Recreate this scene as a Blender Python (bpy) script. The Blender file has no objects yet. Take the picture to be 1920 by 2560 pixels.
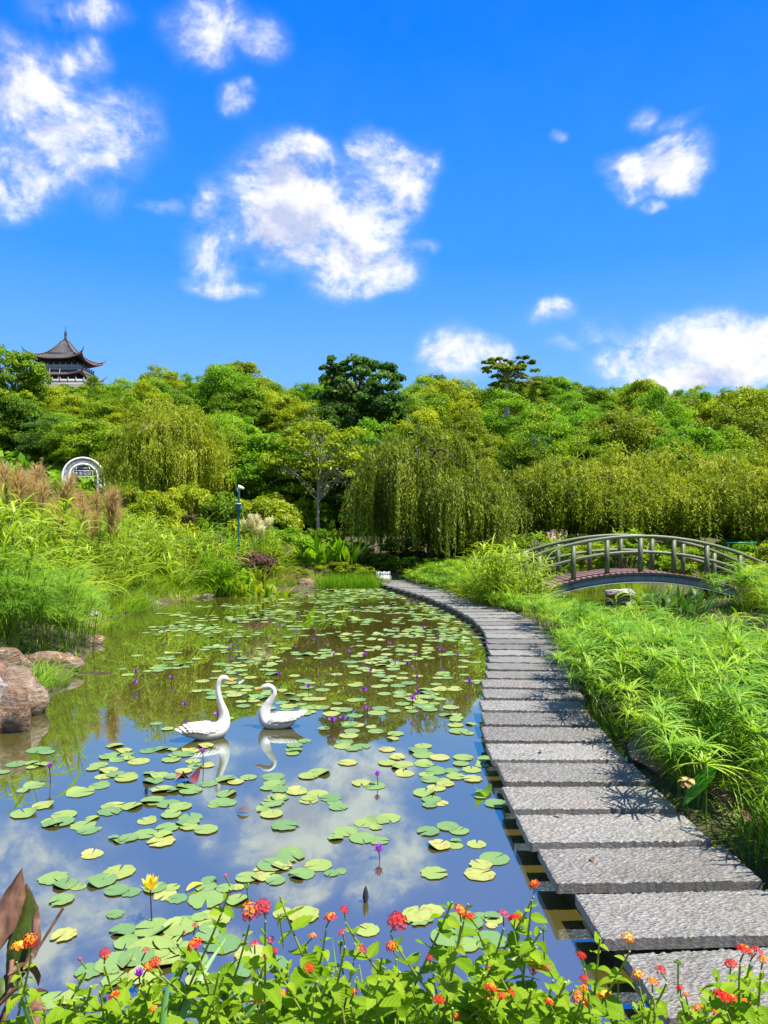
import bpy, math, random
import numpy as np
from mathutils import Vector, Matrix

SC = bpy.context.scene
COL = SC.collection
PI = math.pi
F, H, CX, HY = 1885.0, 2.3, 960.0, 1300.0      # focal length in photo pixels, eye height over the pond, image centre, horizon row

# ------------------------------------------------------------------ camera
cam_d = bpy.data.cameras.new('camera')
cam_d.sensor_fit = 'VERTICAL'; cam_d.sensor_height = 36.0
cam_d.lens = 36.0 * F / 2560.0
cam_d.shift_y = 20.0 / 2560.0
cam_d.clip_start = 0.05; cam_d.clip_end = 3000
cam = bpy.data.objects.new('camera', cam_d); COL.objects.link(cam)
cam.location = (0, 0, H); cam.rotation_euler = (PI / 2, 0, 0)
SC.camera = cam

# ------------------------------------------------------------------ light, sky, exposure
SUN_EL, SUN_AZ = math.radians(64), math.radians(112)     # azimuth from +Y, clockwise seen from above
sdir = Vector((math.sin(SUN_AZ) * math.cos(SUN_EL), math.cos(SUN_AZ) * math.cos(SUN_EL), math.sin(SUN_EL)))
sl = bpy.data.lights.new('sun', 'SUN'); sl.energy = 4.6; sl.angle = math.radians(0.53); sl.color = (1.0, 0.95, 0.86)
so = bpy.data.objects.new('sun', sl); COL.objects.link(so)
so.rotation_euler = sdir.to_track_quat('Z', 'Y').to_euler()
so.location = (0, 0, 60)
vs = SC.view_settings
vs.view_transform = 'Standard'; vs.look = 'None'; vs.gamma = 1.0; vs.exposure = 1.2; vs.use_curve_mapping = False

class NT:
    """small helper round a node tree"""
    def __init__(s, tree): s.t = tree; s.n = tree.nodes; s.l = tree.links
    def new(s, kind, **kw):
        nd = s.n.new(kind)
        for k, v in kw.items(): setattr(nd, k, v)
        return nd
    def put(s, sock, val):
        if isinstance(val, bpy.types.NodeSocket): s.l.new(val, sock)
        else: sock.default_value = val
    def math(s, op, a, b=None, c=None, clamp=False):
        nd = s.new('ShaderNodeMath', operation=op, use_clamp=clamp)
        s.put(nd.inputs[0], a)
        if b is not None: s.put(nd.inputs[1], b)
        if c is not None: s.put(nd.inputs[2], c)
        return nd.outputs[0]
    def vmath(s, op, a, b=None, out=0):
        nd = s.new('ShaderNodeVectorMath', operation=op)
        s.put(nd.inputs[0], a)
        if b is not None: s.put(nd.inputs[1], b)
        return nd.outputs[out]
    def noise(s, vec, scale, detail=4, rough=.5, dist=0.0):
        nd = s.new('ShaderNodeTexNoise')
        if vec is not None: s.l.new(vec, nd.inputs['Vector'])
        nd.inputs['Scale'].default_value = scale; nd.inputs['Detail'].default_value = detail
        nd.inputs['Roughness'].default_value = rough; nd.inputs['Distortion'].default_value = dist
        return nd.outputs['Fac']
    def maprange(s, v, a, b, c=0.0, d=1.0, smooth=False):
        nd = s.new('ShaderNodeMapRange', clamp=True)
        if smooth: nd.interpolation_type = 'SMOOTHSTEP'
        s.put(nd.inputs[0], v)
        for i, x in enumerate((a, b, c, d)): s.put(nd.inputs[1 + i], x)
        return nd.outputs[0]
    def mix(s, fac, a, b, mode='MIX'):
        nd = s.new('ShaderNodeMix', data_type='RGBA', blend_type=mode)
        s.put(nd.inputs[0], fac)
        s.put(nd.inputs[6], a if isinstance(a, bpy.types.NodeSocket) else (*a, 1.0))
        s.put(nd.inputs[7], b if isinstance(b, bpy.types.NodeSocket) else (*b, 1.0))
        return nd.outputs[2]
    def ramp(s, fac, stops):
        nd = s.new('ShaderNodeValToRGB'); cr = nd.color_ramp
        while len(cr.elements) < len(stops): cr.elements.new(0.5)
        for e, (p, c) in zip(cr.elements, stops): e.position = p; e.color = (*c, 1.0)
        s.put(nd.inputs[0], fac)
        return nd.outputs[0]

world = bpy.data.worlds.new('World'); SC.world = world; world.use_nodes = True
wt = NT(world.node_tree); wt.n.clear()
sky = wt.new('ShaderNodeTexSky', sky_type='NISHITA', sun_disc=False)
sky.sun_elevation = SUN_EL; sky.sun_rotation = SUN_AZ; sky.altitude = 50
sky.air_density = 1.0; sky.dust_density = 0.8; sky.ozone_density = 2.2
tc = wt.new('ShaderNodeTexCoord')
DIR = wt.vmath('NORMALIZE', tc.outputs['Generated'])
sepd = wt.new('ShaderNodeSeparateXYZ'); wt.l.new(DIR, sepd.inputs[0])
grad = wt.ramp(sepd.outputs[2], [(0, (.245, .5, .8)), (.12, (.185, .44, .78)), (.23, (.105, .34, .75)), (.32, (.035, .26, .74)), (.55, (.0, .165, .73)), (1, (.0, .12, .55))])   # clear-day blue, paler towards the horizon
gsc = wt.new('ShaderNodeVectorMath', operation='SCALE'); wt.l.new(grad, gsc.inputs[0]); gsc.inputs['Scale'].default_value = 5.0
BLUE = wt.mix(.985, sky.outputs[0], gsc.outputs[0])
warp = wt.new('ShaderNodeTexNoise'); warp.inputs['Scale'].default_value = 9; warp.inputs['Detail'].default_value = 5
wt.l.new(DIR, warp.inputs['Vector'])
wv = wt.vmath('SUBTRACT', warp.outputs['Color'], (0.5, 0.5, 0.5))
wn = wt.new('ShaderNodeVectorMath', operation='SCALE'); wt.l.new(wv, wn.inputs[0]); wn.inputs['Scale'].default_value = 0.07
WDIR = wt.vmath('ADD', DIR, wn.outputs[0])

def unit(px, py):
    v = np.array([(px - CX) / F, 1.0, (HY - py) / F]); return v / np.linalg.norm(v)
def blob_field(blobs):
    """soft sum of ellipses round given sky directions (each: x, y, rx, ry, weight)"""
    acc = None
    for (x, y, rx, ry, w) in blobs:
        x, y, rx, ry = [q * 1.1573 for q in (x, y, rx, ry)]
        c = unit(x, y); ax = np.linalg.norm(unit(x + rx, y) - c); az = np.linalg.norm(unit(x, y - ry) - c)
        o = wt.vmath('SUBTRACT', WDIR, tuple(c))
        o = wt.vmath('MULTIPLY', o, (1 / ax, 2 / (ax + az), 1 / az))
        ln = wt.vmath('LENGTH', o, out=1)
        g = wt.maprange(ln, 0.0, 2.0, w * 1.16, 0.0, smooth=True)
        acc = g if acc is None else wt.math('SMOOTH_MAX', acc, g, .12)
    return acc
CLOUDS = [(30, 190, 120, 85, .95), (185, 140, 60, 42, .62), (250, 275, 85, 62, .62), (130, 300, 150, 80, .66), (30, 375, 100, 75, .72),
          (235, 425, 55, 45, .32), (175, 35, 90, 40, .42), (420, 95, 75, 60, .44), (470, 35, 70, 55, .4), (560, 70, 55, 48, .32),
          (512, 220, 36, 30, .4), (535, 188, 24, 18, .3), (15, 80, 40, 40, .35),
          (640, 455, 125, 105, .86), (662, 355, 55, 60, .62), (815, 345, 55, 55, .8), (865, 395, 55, 62, .7), (770, 440, 90, 80, .72),
          (445, 450, 45, 55, .5), (455, 550, 55, 62, .62), (470, 616, 72, 24, .6), (770, 565, 110, 58, .85), (845, 590, 62, 42, .6),
          (350, 448, 70, 16, .42), (925, 372, 28, 30, .4), (922, 525, 36, 18, .38),
          (1365, 372, 58, 42, .95), (1465, 350, 82, 44, .98), (1400, 250, 34, 28, .36), (1470, 266, 66, 16, .3), (1207, 303, 22, 14, .4),
          (1415, 432, 36, 12, .34), (1000, 768, 74, 48, .85), (1200, 683, 54, 20, .4), (1235, 735, 60, 16, .3), (1300, 712, 52, 20, .38),
          (1395, 765, 100, 50, .85), (1540, 755, 110, 50, .75), (1625, 765, 90, 52, .95), (1500, 815, 160, 36, .95)]
SHADE = [(630, 470, 110, 85, .85), (740, 420, 70, 70, .6), (120, 320, 130, 70, .55), (420, 100, 90, 70, .6), (530, 50, 90, 60, .6),
         (1430, 780, 40, 40, .35), (250, 430, 80, 50, .5), (1000, 800, 60, 20, .3)]
fieldv = blob_field(CLOUDS)
# scattered clouds of the same kind over the rest of the sky
sep = wt.new('ShaderNodeSeparateXYZ'); wt.l.new(DIR, sep.inputs[0])
rest = wt.noise(DIR, 2.6, 3, .5)
rest = wt.maprange(rest, .47, .7, 0, .9)
away = wt.maprange(sep.outputs[1], .55, .25, 0, 1)
rest = wt.math('MULTIPLY', rest, away)
fieldv = wt.math('ADD', fieldv, rest)
mpz = wt.new('ShaderNodeMapping'); mpz.inputs['Scale'].default_value = (1, 1, 1.25); wt.l.new(DIR, mpz.inputs[0])
fb = wt.noise(mpz.outputs[0], 11, 12, .64, .3)
fb2 = wt.noise(mpz.outputs[0], 34, 8, .65, .3)
bias = wt.math('MULTIPLY', wt.math('SUBTRACT', fb, .485), 2.7)
bias = wt.math('ADD', bias, wt.math('MULTIPLY', wt.math('SUBTRACT', fb2, .5), 1.0))
gate = wt.maprange(fieldv, .04, .4, 0, 1)
dens = wt.math('ADD', fieldv, wt.math('MULTIPLY', bias, gate))
alpha = wt.maprange(dens, .18, 1.12, 0, 1, smooth=True)
veil = wt.math('MULTIPLY', wt.maprange(wt.math('MULTIPLY', dens, gate), .0, .6, 0, .3), 1.0)
alpha = wt.math('MAXIMUM', alpha, veil)
up = wt.maprange(sep.outputs[2], -.02, .03, 0, 1)
alpha = wt.math('MULTIPLY', alpha, up)
shade = blob_field(SHADE)
# billows: where the cloud is thicker towards the sun it shades itself
off = wt.vmath('ADD', mpz.outputs[0], (.012, .0, .03))
fbs = wt.noise(off, 11, 7, .6, .3); fba = wt.noise(mpz.outputs[0], 11, 7, .6, .3)
selfs = wt.math('MULTIPLY', wt.math('SUBTRACT', fbs, fba), 4.8)
core = wt.maprange(dens, .7, 1.6, 0, .25)
shade = wt.math('ADD', wt.math('MULTIPLY', wt.math('MULTIPLY', shade, wt.math('POWER', fba, 1.5)), 1.7), wt.math('ADD', selfs, core), clamp=True)
ccol = wt.mix(shade, (4.0, 4.0, 4.05), (2.15, 2.4, 3.3))
skyc = wt.mix(alpha, BLUE, ccol)
bg = wt.new('ShaderNodeBackground'); bg.inputs['Strength'].default_value = 0.12
wt.l.new(skyc, bg.inputs['Color'])
wo = wt.new('ShaderNodeOutputWorld'); wt.l.new(bg.outputs[0], wo.inputs[0])
world.cycles.sampling_method = 'MANUAL'; world.cycles.sample_map_resolution = 512

cy = SC.cycles
cy.max_bounces = 8; cy.diffuse_bounces = 5; cy.glossy_bounces = 3; cy.transmission_bounces = 4; cy.transparent_max_bounces = 4
cy.use_denoising = True; cy.caustics_reflective = False; cy.caustics_refractive = False; cy.sample_clamp_indirect = 6

# ------------------------------------------------------------------ helpers
def at(px, py, d):
    """world point seen at a photo pixel at depth d"""
    return np.array([(px - CX) * d / F, d, H - (py - HY) * d / F])
def on(px, py, z=0.0):
    """world point seen at a photo pixel on the level z"""
    return at(px, py, F * (H - z) / (py - HY))
def ss(t):
    t = np.clip(t, 0, 1); return t * t * (3 - 2 * t)

class MB:
    """collects vertices and faces of one mesh"""
    def __init__(s): s.v = []; s.f = []; s.t = []; s.m = []; s.n = 0
    def add(s, V, Fc, t=0.5, mi=0):
        V = np.asarray(V, float).reshape(-1, 3); Fc = np.asarray(Fc, int)
        if Fc.ndim == 1: Fc = Fc[None, :]
        s.v.append(V); s.f.append(Fc + s.n); s.n += len(V)
        s.t.append(np.broadcast_to(np.asarray(t, float), (len(V),)).copy()); s.m.append(np.full(len(Fc), mi))
        return s
    def mesh(s, name, *mats, smooth=False):
        me = bpy.data.meshes.new(name)
        V = np.concatenate(s.v); me.vertices.add(len(V)); me.vertices.foreach_set('co', V.ravel())
        idx = np.concatenate([f.ravel() for f in s.f]); tot = np.concatenate([np.full(len(f), f.shape[1]) for f in s.f])
        st = np.concatenate([[0], np.cumsum(tot)[:-1]])
        me.loops.add(len(idx)); me.loops.foreach_set('vertex_index', idx.astype(np.int32))
        me.polygons.add(len(tot)); me.polygons.foreach_set('loop_start', st.astype(np.int32))
        me.polygons.foreach_set('material_index', np.concatenate(s.m).astype(np.int32))
        if smooth: me.polygons.foreach_set('use_smooth', np.ones(len(tot), bool))
        me.update(calc_edges=True); me.validate()
        a = me.attributes.new('v', 'FLOAT', 'POINT'); a.data.foreach_set('value', np.concatenate(s.t).astype(np.float32))
        for m in mats: me.materials.append(m)
        return me
    # --- shapes
    def box(s, c, size, rz=0.0, t=0.5, taper=1.0, rx=0.0, mi=0):
        x, y, z = np.array(size) / 2
        V = np.array([(-x, -y, -z), (x, -y, -z), (x, y, -z), (-x, y, -z), (-x * taper, -y * taper, z), (x * taper, -y * taper, z), (x * taper, y * taper, z), (-x * taper, y * taper, z)])
        M = np.array(Matrix.Rotation(rz, 3, 'Z') @ Matrix.Rotation(rx, 3, 'X'))
        return s.add(V @ M.T + np.array(c), [(0, 3, 2, 1), (4, 5, 6, 7), (0, 1, 5, 4), (1, 2, 6, 5), (2, 3, 7, 6), (3, 0, 4, 7)], t, mi)
    def sweep(s, pts, w, h, up=(0, 0, 1), t=0.5, mi=0):
        """rectangular bar along a polyline"""
        P = np.asarray(pts, float); n = len(P)
        T = np.gradient(P, axis=0); T /= np.linalg.norm(T, axis=1)[:, None]
        up = np.asarray(up, float); S = np.cross(T, up); S /= np.linalg.norm(S, axis=1)[:, None]; U = np.cross(S, T)
        V = np.stack([P - S * w / 2 - U * h / 2, P + S * w / 2 - U * h / 2, P + S * w / 2 + U * h / 2, P - S * w / 2 + U * h / 2], 1).reshape(-1, 3)
        Q = []
        for i in range(n - 1):
            for k in range(4): Q.append((i * 4 + k, i * 4 + (k + 1) % 4, i * 4 + 4 + (k + 1) % 4, i * 4 + 4 + k))
        Q.append((3, 2, 1, 0)); Q.append(((n - 1) * 4, (n - 1) * 4 + 1, (n - 1) * 4 + 2, (n - 1) * 4 + 3))
        return s.add(V, Q, t, mi)
    def tube(s, pts, radii, n=8, t=0.5, mi=0, cap=True):
        P = np.asarray(pts, float); R = np.broadcast_to(np.asarray(radii, float), (len(P),))
        T = np.gradient(P, axis=0); T /= np.linalg.norm(T, axis=1)[:, None] + 1e-9
        ref = np.array([0, 0, 1.0]) if abs(T[0][2]) < .9 else np.array([1.0, 0, 0])
        U = np.cross(T[0], ref); U /= np.linalg.norm(U); V = []
        for i in range(len(P)):
            U = U - T[i] * U.dot(T[i]); U /= np.linalg.norm(U); W = np.cross(T[i], U)
            a = np.arange(n) * 2 * PI / n
            V.append(P[i] + R[i] * (np.cos(a)[:, None] * U + np.sin(a)[:, None] * W))
        V = np.concatenate(V); k = np.arange(n); Q = []
        for i in range(len(P) - 1):
            Q.append(np.stack([i * n + k, i * n + (k + 1) % n, (i + 1) * n + (k + 1) % n, (i + 1) * n + k], 1))
        s.add(V, np.concatenate(Q), t, mi)
        if cap:
            s.add(V[-n:], np.arange(n)[None, :], t, mi); s.add(V[:n], np.arange(n)[None, ::-1], t, mi)
        return s
    def stems(s, P0, P1, r, t=0.5, mi=0):
        P0 = np.asarray(P0, float); P1 = np.asarray(P1, float); N = len(P0)
        a = np.arange(3) * 2 * PI / 3; off = np.stack([np.cos(a), np.sin(a), 0 * a], 1)
        r = np.broadcast_to(np.asarray(r, float), (N,))
        V = np.concatenate([P0[:, None] + off[None] * r[:, None, None], P1[:, None] + off[None] * r[:, None, None] * .7], 1).reshape(-1, 3)
        b = (np.arange(N) * 6)[:, None, None]; Q = np.array([(0, 1, 4, 3), (1, 2, 5, 4), (2, 0, 3, 5)])[None] + b
        tt = np.repeat(np.broadcast_to(np.asarray(t, float), (N,)), 6)
        return s.add(V, Q.reshape(-1, 4), tt, mi)
    def blades(s, P, az, pitch, L, W, bend, seg=4, t=0.5, prof=None, mi=0, twist=0.0):
        """arching strap leaves: start points, heading, start pitch, length, width, total bend down"""
        P = np.asarray(P, float); N = len(P)
        az, pitch, L, W, bend = [np.broadcast_to(np.asarray(q, float), (N,)) for q in (az, pitch, L, W, bend)]
        u = np.linspace(0, 1, seg + 1)
        if prof is None: prof = np.interp(u, [0, .35, 1], [.55, 1, .04])
        hd = np.stack([np.cos(az), np.sin(az), 0 * az], 1); sd = np.stack([-np.sin(az), np.cos(az), 0 * az], 1)
        pos = P.copy(); rows = []
        for k in range(seg + 1):
            w = (W * prof[k] / 2)[:, None]
            th = twist * u[k]
            side = sd * math.cos(th) + np.array([0, 0, 1.0]) * math.sin(th)
            rows.append(np.stack([pos - side * w, pos + side * w], 1))
            ang = pitch - bend * ((k + .5) / seg) ** 1.2
            pos = pos + (hd * np.cos(ang)[:, None] + np.array([0, 0, 1.0]) * np.sin(ang)[:, None]) * (L / seg)[:, None]
        V = np.stack(rows, 1).reshape(-1, 3)                       # N x (seg+1) x 2
        b = (np.arange(N) * (seg + 1) * 2)[:, None, None]
        q = np.array([(2 * k, 2 * k + 1, 2 * k + 3, 2 * k + 2) for k in range(seg)])[None] + b
        tt = np.repeat(np.broadcast_to(np.asarray(t, float), (N,)), (seg + 1) * 2)
        return s.add(V, q.reshape(-1, 4), tt, mi)
    def leaves(s, P, Nn, L, W, rng, t=0.5, down=0.0, mi=0, axis=None):
        """small folded leaf faces at P facing Nn"""
        P = np.asarray(P, float); N = len(P)
        Nn = Nn / (np.linalg.norm(Nn, axis=1)[:, None] + 1e-9)
        r = rng.normal(size=(N, 3)); r[:, 2] -= down
        if axis is not None: r = axis
        T = r - Nn * (r * Nn).sum(1)[:, None]; T /= np.linalg.norm(T, axis=1)[:, None] + 1e-9
        B = np.cross(Nn, T)
        L = np.broadcast_to(np.asarray(L, float), (N,))[:, None]; W = np.broadcast_to(np.asarray(W, float), (N,))[:, None]
        V = np.stack([P - T * L * .5, P + B * W * .5 + Nn * L * .08, P + T * L * .5 - Nn * L * .12, P - B * W * .5 + Nn * L * .08], 1).reshape(-1, 3)
        q = (np.arange(N) * 4)[:, None] + np.arange(4)[None]
        tt = np.repeat(np.broadcast_to(np.asarray(t, float), (N,)), 4)
        return s.add(V, q, tt, mi)

def obj(name, me, parent=None, loc=(0, 0, 0), rz=0.0, sc=1.0):
    o = bpy.data.objects.new(name, me); COL.objects.link(o)
    o.location = loc; o.rotation_euler = (0, 0, rz)
    o.scale = (sc, sc, sc) if np.isscalar(sc) else sc
    if parent is not None: o.parent = parent
    return o
def tag(o, label=None, cat=None, group=None, kind=None):
    if label: o['label'] = label
    if cat: o['category'] = cat
    if group: o['group'] = group
    if kind: o['kind'] = kind
    return o
def thing(name, label, cat, loc=(0, 0, 0), rz=0.0, sc=1.0, group=None):
    return tag(obj(name, None, None, loc, rz, sc), label, cat, group)
def inst(parts, name, label, cat, group, loc, rz=0.0, sc=1.0, mats=None):
    """a copy of a thing made of shared part meshes; mats may give a part a material of its own"""
    r = thing(name, label, cat, loc, rz, sc, group)
    for pn, me in parts:
        o = obj(pn, me, r)
        if mats and pn in mats:
            o.material_slots[0].link = 'OBJECT'; o.material_slots[0].material = mats[pn]
    return r

# ------------------------------------------------------------------ materials
MATS = {}
def mat(name, rough=.6, spec=.4, metal=0.0):
    m = bpy.data.materials.new(name); m.use_nodes = True; t = NT(m.node_tree)
    b = t.n['Principled BSDF']; b.inputs['Roughness'].default_value = rough
    b.inputs['Specular IOR Level'].default_value = spec; b.inputs['Metallic'].default_value = metal
    MATS[name] = m
    return m, t, b
def bump(t, b, height, strength=.4, dist=.02):
    nd = t.new('ShaderNodeBump'); nd.inputs['Strength'].default_value = strength; nd.inputs['Distance'].default_value = dist
    t.put(nd.inputs['Height'], height); t.l.new(nd.outputs[0], b.inputs['Normal'])
def objco(t):
    return t.new('ShaderNodeTexCoord').outputs['Object']
def leafmat(name, stops, trans=.42, rough=.45, orand=.3, spec=.18):
    """leaf colour runs over the stops with the leaf's own tint and a shift for the whole plant"""
    m, t, b = mat(name, rough, spec)
    a = t.new('ShaderNodeAttribute', attribute_name='v').outputs['Fac']
    r = t.new('ShaderNodeObjectInfo').outputs['Random']
    f = t.math('ADD', a, t.math('MULTIPLY', t.math('SUBTRACT', r, .5), orand), clamp=True)
    c = t.ramp(f, stops); t.l.new(c, b.inputs['Base Color'])
    tr = t.new('ShaderNodeBsdfTranslucent')
    t.l.new(t.mix(1.0, c, (1.25, 1.3, .55), 'MULTIPLY'), tr.inputs['Color'])
    mx = t.new('ShaderNodeMixShader'); mx.inputs[0].default_value = trans
    t.l.new(b.outputs[0], mx.inputs[1]); t.l.new(tr.outputs[0], mx.inputs[2])
    t.l.new(mx.outputs[0], t.n['Material Output'].inputs['Surface'])
    return m
def plain(name, col, rough=.6, spec=.4, var=.25, scale=12, bmp=.15, metal=0.0, bd=.01):
    m, t, b = mat(name, rough, spec, metal)
    co = objco(t); n = t.noise(co, scale, 6, .6)
    c = t.mix(t.maprange(n, .3, .7), tuple(q * (1 - var) for q in col), tuple(min(1, q * (1 + var)) for q in col))
    t.l.new(c, b.inputs['Base Color'])
    if bmp: bump(t, b, t.noise(co, scale * 4, 5, .6), bmp, bd)
    return m
# ================================================================== terrain
POND = np.array([(-9, 4.2), (-5.2, 7.0), (-4.45, 7.9), (-4.12, 8.6), (-4.35, 10), (-4.7, 11.8), (-5.4, 14), (-6.3, 17), (-6.1, 20), (-5, 23.2), (-2.9, 24.8), (-1, 26.2),
                 (-.2, 27.0), (0.5, 27.2), (1.6, 25), (2.6, 21.5), (3.25, 17.5), (3.2, 14.0), (2.75, 11), (2.4, 8.5), (2.3, 6), (2.4, 4), (3, 2.2), (-9, 2.2)])
STREAM = np.array([(4.4, 10.4), (5.0, 13), (4.9, 16), (4.9, 19), (4.9, 23), (6, 25), (8.4, 24), (7.6, 19.5), (6.9, 15), (6.6, 11.5), (5.6, 9.8)])
def sdist(poly, x, y):
    """distance to a polygon outline, negative inside"""
    d = np.full(np.shape(x), 1e9); ins = np.zeros(np.shape(x), bool)
    for (ax, ay), (bx, by) in zip(poly, np.roll(poly, -1, 0)):
        ex, ey = bx - ax, by - ay
        t = np.clip(((x - ax) * ex + (y - ay) * ey) / (ex * ex + ey * ey), 0, 1)
        d = np.minimum(d, np.hypot(x - ax - t * ex, y - ay - t * ey))
        c = ((ay > y) != (by > y)) & (x < (bx - ax) * (y - ay) / (by - ay + 1e-12) + ax)
        ins ^= c
    return np.where(ins, -d, d)
def hgt(x, y):
    x = np.asarray(x, float); y = np.asarray(y, float)
    sd = np.minimum(sdist(POND, x, y), sdist(STREAM, x, y))
    land = -.5 + .58 * ss((sd + .9) / 1.15) + .18 * ss(sd / 1.6)
    out = ss(sd / 1.5)
    left = np.clip(-x - 4.4, 0, 20) * .15 * ss((y - 5) / 9)
    back = np.clip(y - 27, 0, 9) * .09
    lr = ss((-x - 8) / 50)
    ridge = 106 - 10 * lr * 0
    hill = np.clip(y - 36, 0, ridge - 36) * .192 + np.clip(y - ridge, 0, 90) * (.205 * lr - .2 * (1 - lr)) - np.clip(y - 200, 0, 150) * .2 * lr
    hill = hill * (1 - .35 * ss((np.abs(x) - 110) / 200)) * (1 - ss((y - 330) / 200))
    hill = hill + ss((y - 40) / 20) * (.8 * np.sin(x * .06 + 1.3) + .5 * np.sin(x * .13 + y * .05) + np.clip(x * .012, -1, 1.2))*(1 - ss((y - 300) / 200))
    south = .8 * ss((2.75 - y) / 1.3)
    z = land + out * (left + back) + np.maximum(hill, -20) + np.where(y < 3, south, 0)
    z = z + .05 * out * (np.sin(x * 3.1 + y) + np.sin(y * 2.7 - x * 1.3)) * .5
    return z
def hz(x, y): return float(hgt(x, y))

m, t, b = mat('soil', .95, .2)
co = t.new('ShaderNodeNewGeometry').outputs['Position']
n1 = t.noise(co, .9, 8, .6); n2 = t.noise(co, 14, 6, .65)
c = t.mix(t.maprange(n1, .4, .62), (.075, .052, .03), (.05, .075, .018))
c = t.mix(t.maprange(n2, .45, .75), c, (.14, .105, .065))
t.l.new(c, b.inputs['Base Color']); bump(t, b, n2, .6, .04)
SOIL = m
def spaced(lo, hi, s0, s1, flo, fhi):
    """grid lines: spacing s0 between lo and hi, growing outwards to flo, fhi"""
    c = list(np.arange(lo, hi + 1e-6, s0)); st = s0
    while c[-1] < fhi: st = min(st * 1.16, s1); c.append(c[-1] + st)
    st = s0
    while c[0] > flo: st = min(st * 1.16, s1); c.insert(0, c[0] - st)
    return np.array(c)
gx = spaced(-10, 11, .35, 45, -900, 900); gy = spaced(1.0, 29, .35, 45, -300, 1300)
GX, GY = np.meshgrid(gx, gy); GZ = hgt(GX, GY)
nx, ny = len(gx), len(gy); i, j = np.meshgrid(np.arange(nx - 1), np.arange(ny - 1)); a0 = (j * nx + i).ravel()
mb = MB(); mb.add(np.stack([GX, GY, GZ], -1), np.stack([a0, a0 + 1, a0 + nx + 1, a0 + nx], 1))
tag(obj('ground', mb.mesh('ground', SOIL, smooth=True)), 'soil banks and hillside around the pond', 'ground', kind='structure')

# ------------------------------------------------------------------ water
m, t, b = mat('pond_water', .03, .5)
g = t.new('ShaderNodeNewGeometry'); pos = g.outputs['Position']
mur = t.noise(pos, .35, 4, .55)
c = t.mix(t.maprange(mur, .35, .65), (.066, .055, .01), (.09, .074, .015)); t.l.new(c, b.inputs['Base Color'])
b.inputs['Roughness'].default_value = .4; b.inputs['Specular IOR Level'].default_value = .0
gl = t.new('ShaderNodeBsdfGlossy'); gl.inputs['Roughness'].default_value = .012; gl.inputs['Color'].default_value = (.78, .95, 1.0, 1)
mp = t.new('ShaderNodeMapping'); mp.inputs['Scale'].default_value = (1.0, .55, 1); t.l.new(pos, mp.inputs[0])
w1 = t.noise(mp.outputs[0], 1.6, 3, .5); w2 = t.noise(mp.outputs[0], 9, 3, .5)
calm = t.maprange(t.noise(pos, .5, 2, .5), .42, .62)
hgtv = t.math('ADD', t.math('MULTIPLY', w1, .6), t.math('MULTIPLY', t.math('MULTIPLY', w2, .08), calm))
nb = t.new('ShaderNodeBump'); nb.inputs['Strength'].default_value = .05; nb.inputs['Distance'].default_value = .03; t.l.new(hgtv, nb.inputs['Height'])
t.l.new(nb.outputs[0], gl.inputs['Normal'])
fr = t.new('ShaderNodeFresnel'); fr.inputs[0].default_value = 1.33
fac = t.maprange(fr.outputs[0], .02, .6, .46, .78)
mx = t.new('ShaderNodeMixShader'); t.l.new(fac, mx.inputs[0]); t.l.new(b.outputs[0], mx.inputs[1]); t.l.new(gl.outputs[0], mx.inputs[2])
t.l.new(mx.outputs[0], t.n['Material Output'].inputs['Surface'])
mb = MB()
sx, sy = np.linspace(-12, 10, 23), np.linspace(1.6, 28.5, 28); SX, SY = np.meshgrid(sx, sy)
i, j = np.meshgrid(np.arange(22), np.arange(27)); a0 = (j * 23 + i).ravel()
mb.add(np.stack([SX, SY, 0 * SX], -1), np.stack([a0, a0 + 1, a0 + 24, a0 + 23], 1))
tag(obj('pond_water', mb.mesh('pond_water', MATS['pond_water'])), 'still olive pond water mirroring trees and sky', 'water', kind='structure')

# ------------------------------------------------------------------ stone slab walkway
m, t, b = mat('hewn_granite', .55, .6)
geo = t.new('ShaderNodeNewGeometry'); pos = geo.outputs['Position']
oi = t.new('ShaderNodeObjectInfo').outputs['Random']
sp = t.noise(pos, 210, 3, .7)
st = t.noise(pos, 2.3, 6, .6)
base = t.mix(oi, (.185, .172, .147), (.36, .34, .298))
base = t.mix(t.maprange(sp, .38, .66), t.mix(.55, base, (.05, .048, .045)), base)
base = t.mix(t.maprange(st, .5, .75, 0, .45), base, (.23, .18, .14))
base = t.mix(t.maprange(t.noise(pos, 1.1, 5, .6), .52, .72, 0, .55), base, (.1, .1, .092))
damp = t.noise(pos, 3.4, 7, .65, .5)
base = t.mix(t.maprange(damp, .56, .68, 0, .6), base, (.1, .092, .075))
moss = t.math('MULTIPLY', t.maprange(t.noise(pos, 2.1, 6, .7), .55, .68), t.maprange(t.noise(pos, 26, 4, .6), .48, .6))
base = t.mix(t.math('MULTIPLY', moss, .7), base, (.085, .1, .03))
t.l.new(base, b.inputs['Base Color'])
tco = t.new('ShaderNodeTexCoord').outputs['Object']
mp = t.new('ShaderNodeMapping'); mp.inputs['Rotation'].default_value = (0, 0, math.radians(24)); mp.inputs['Scale'].default_value = (26, 78, 1)
wrp = t.new('ShaderNodeTexNoise'); wrp.inputs['Scale'].default_value = 7; t.l.new(tco, wrp.inputs['Vector'])
wsc = t.new('ShaderNodeVectorMath', operation='SCALE'); t.l.new(wrp.outputs['Color'], wsc.inputs[0]); wsc.inputs['Scale'].default_value = .06
t.l.new(t.vmath('ADD', tco, wsc.outputs[0]), mp.inputs[0])
vor = t.new('ShaderNodeTexVoronoi', feature='SMOOTH_F1', voronoi_dimensions='2D'); vor.inputs['Scale'].default_value = 1.0; vor.inputs['Smoothness'].default_value = .35
t.l.new(mp.outputs[0], vor.inputs['Vector'])
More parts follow.
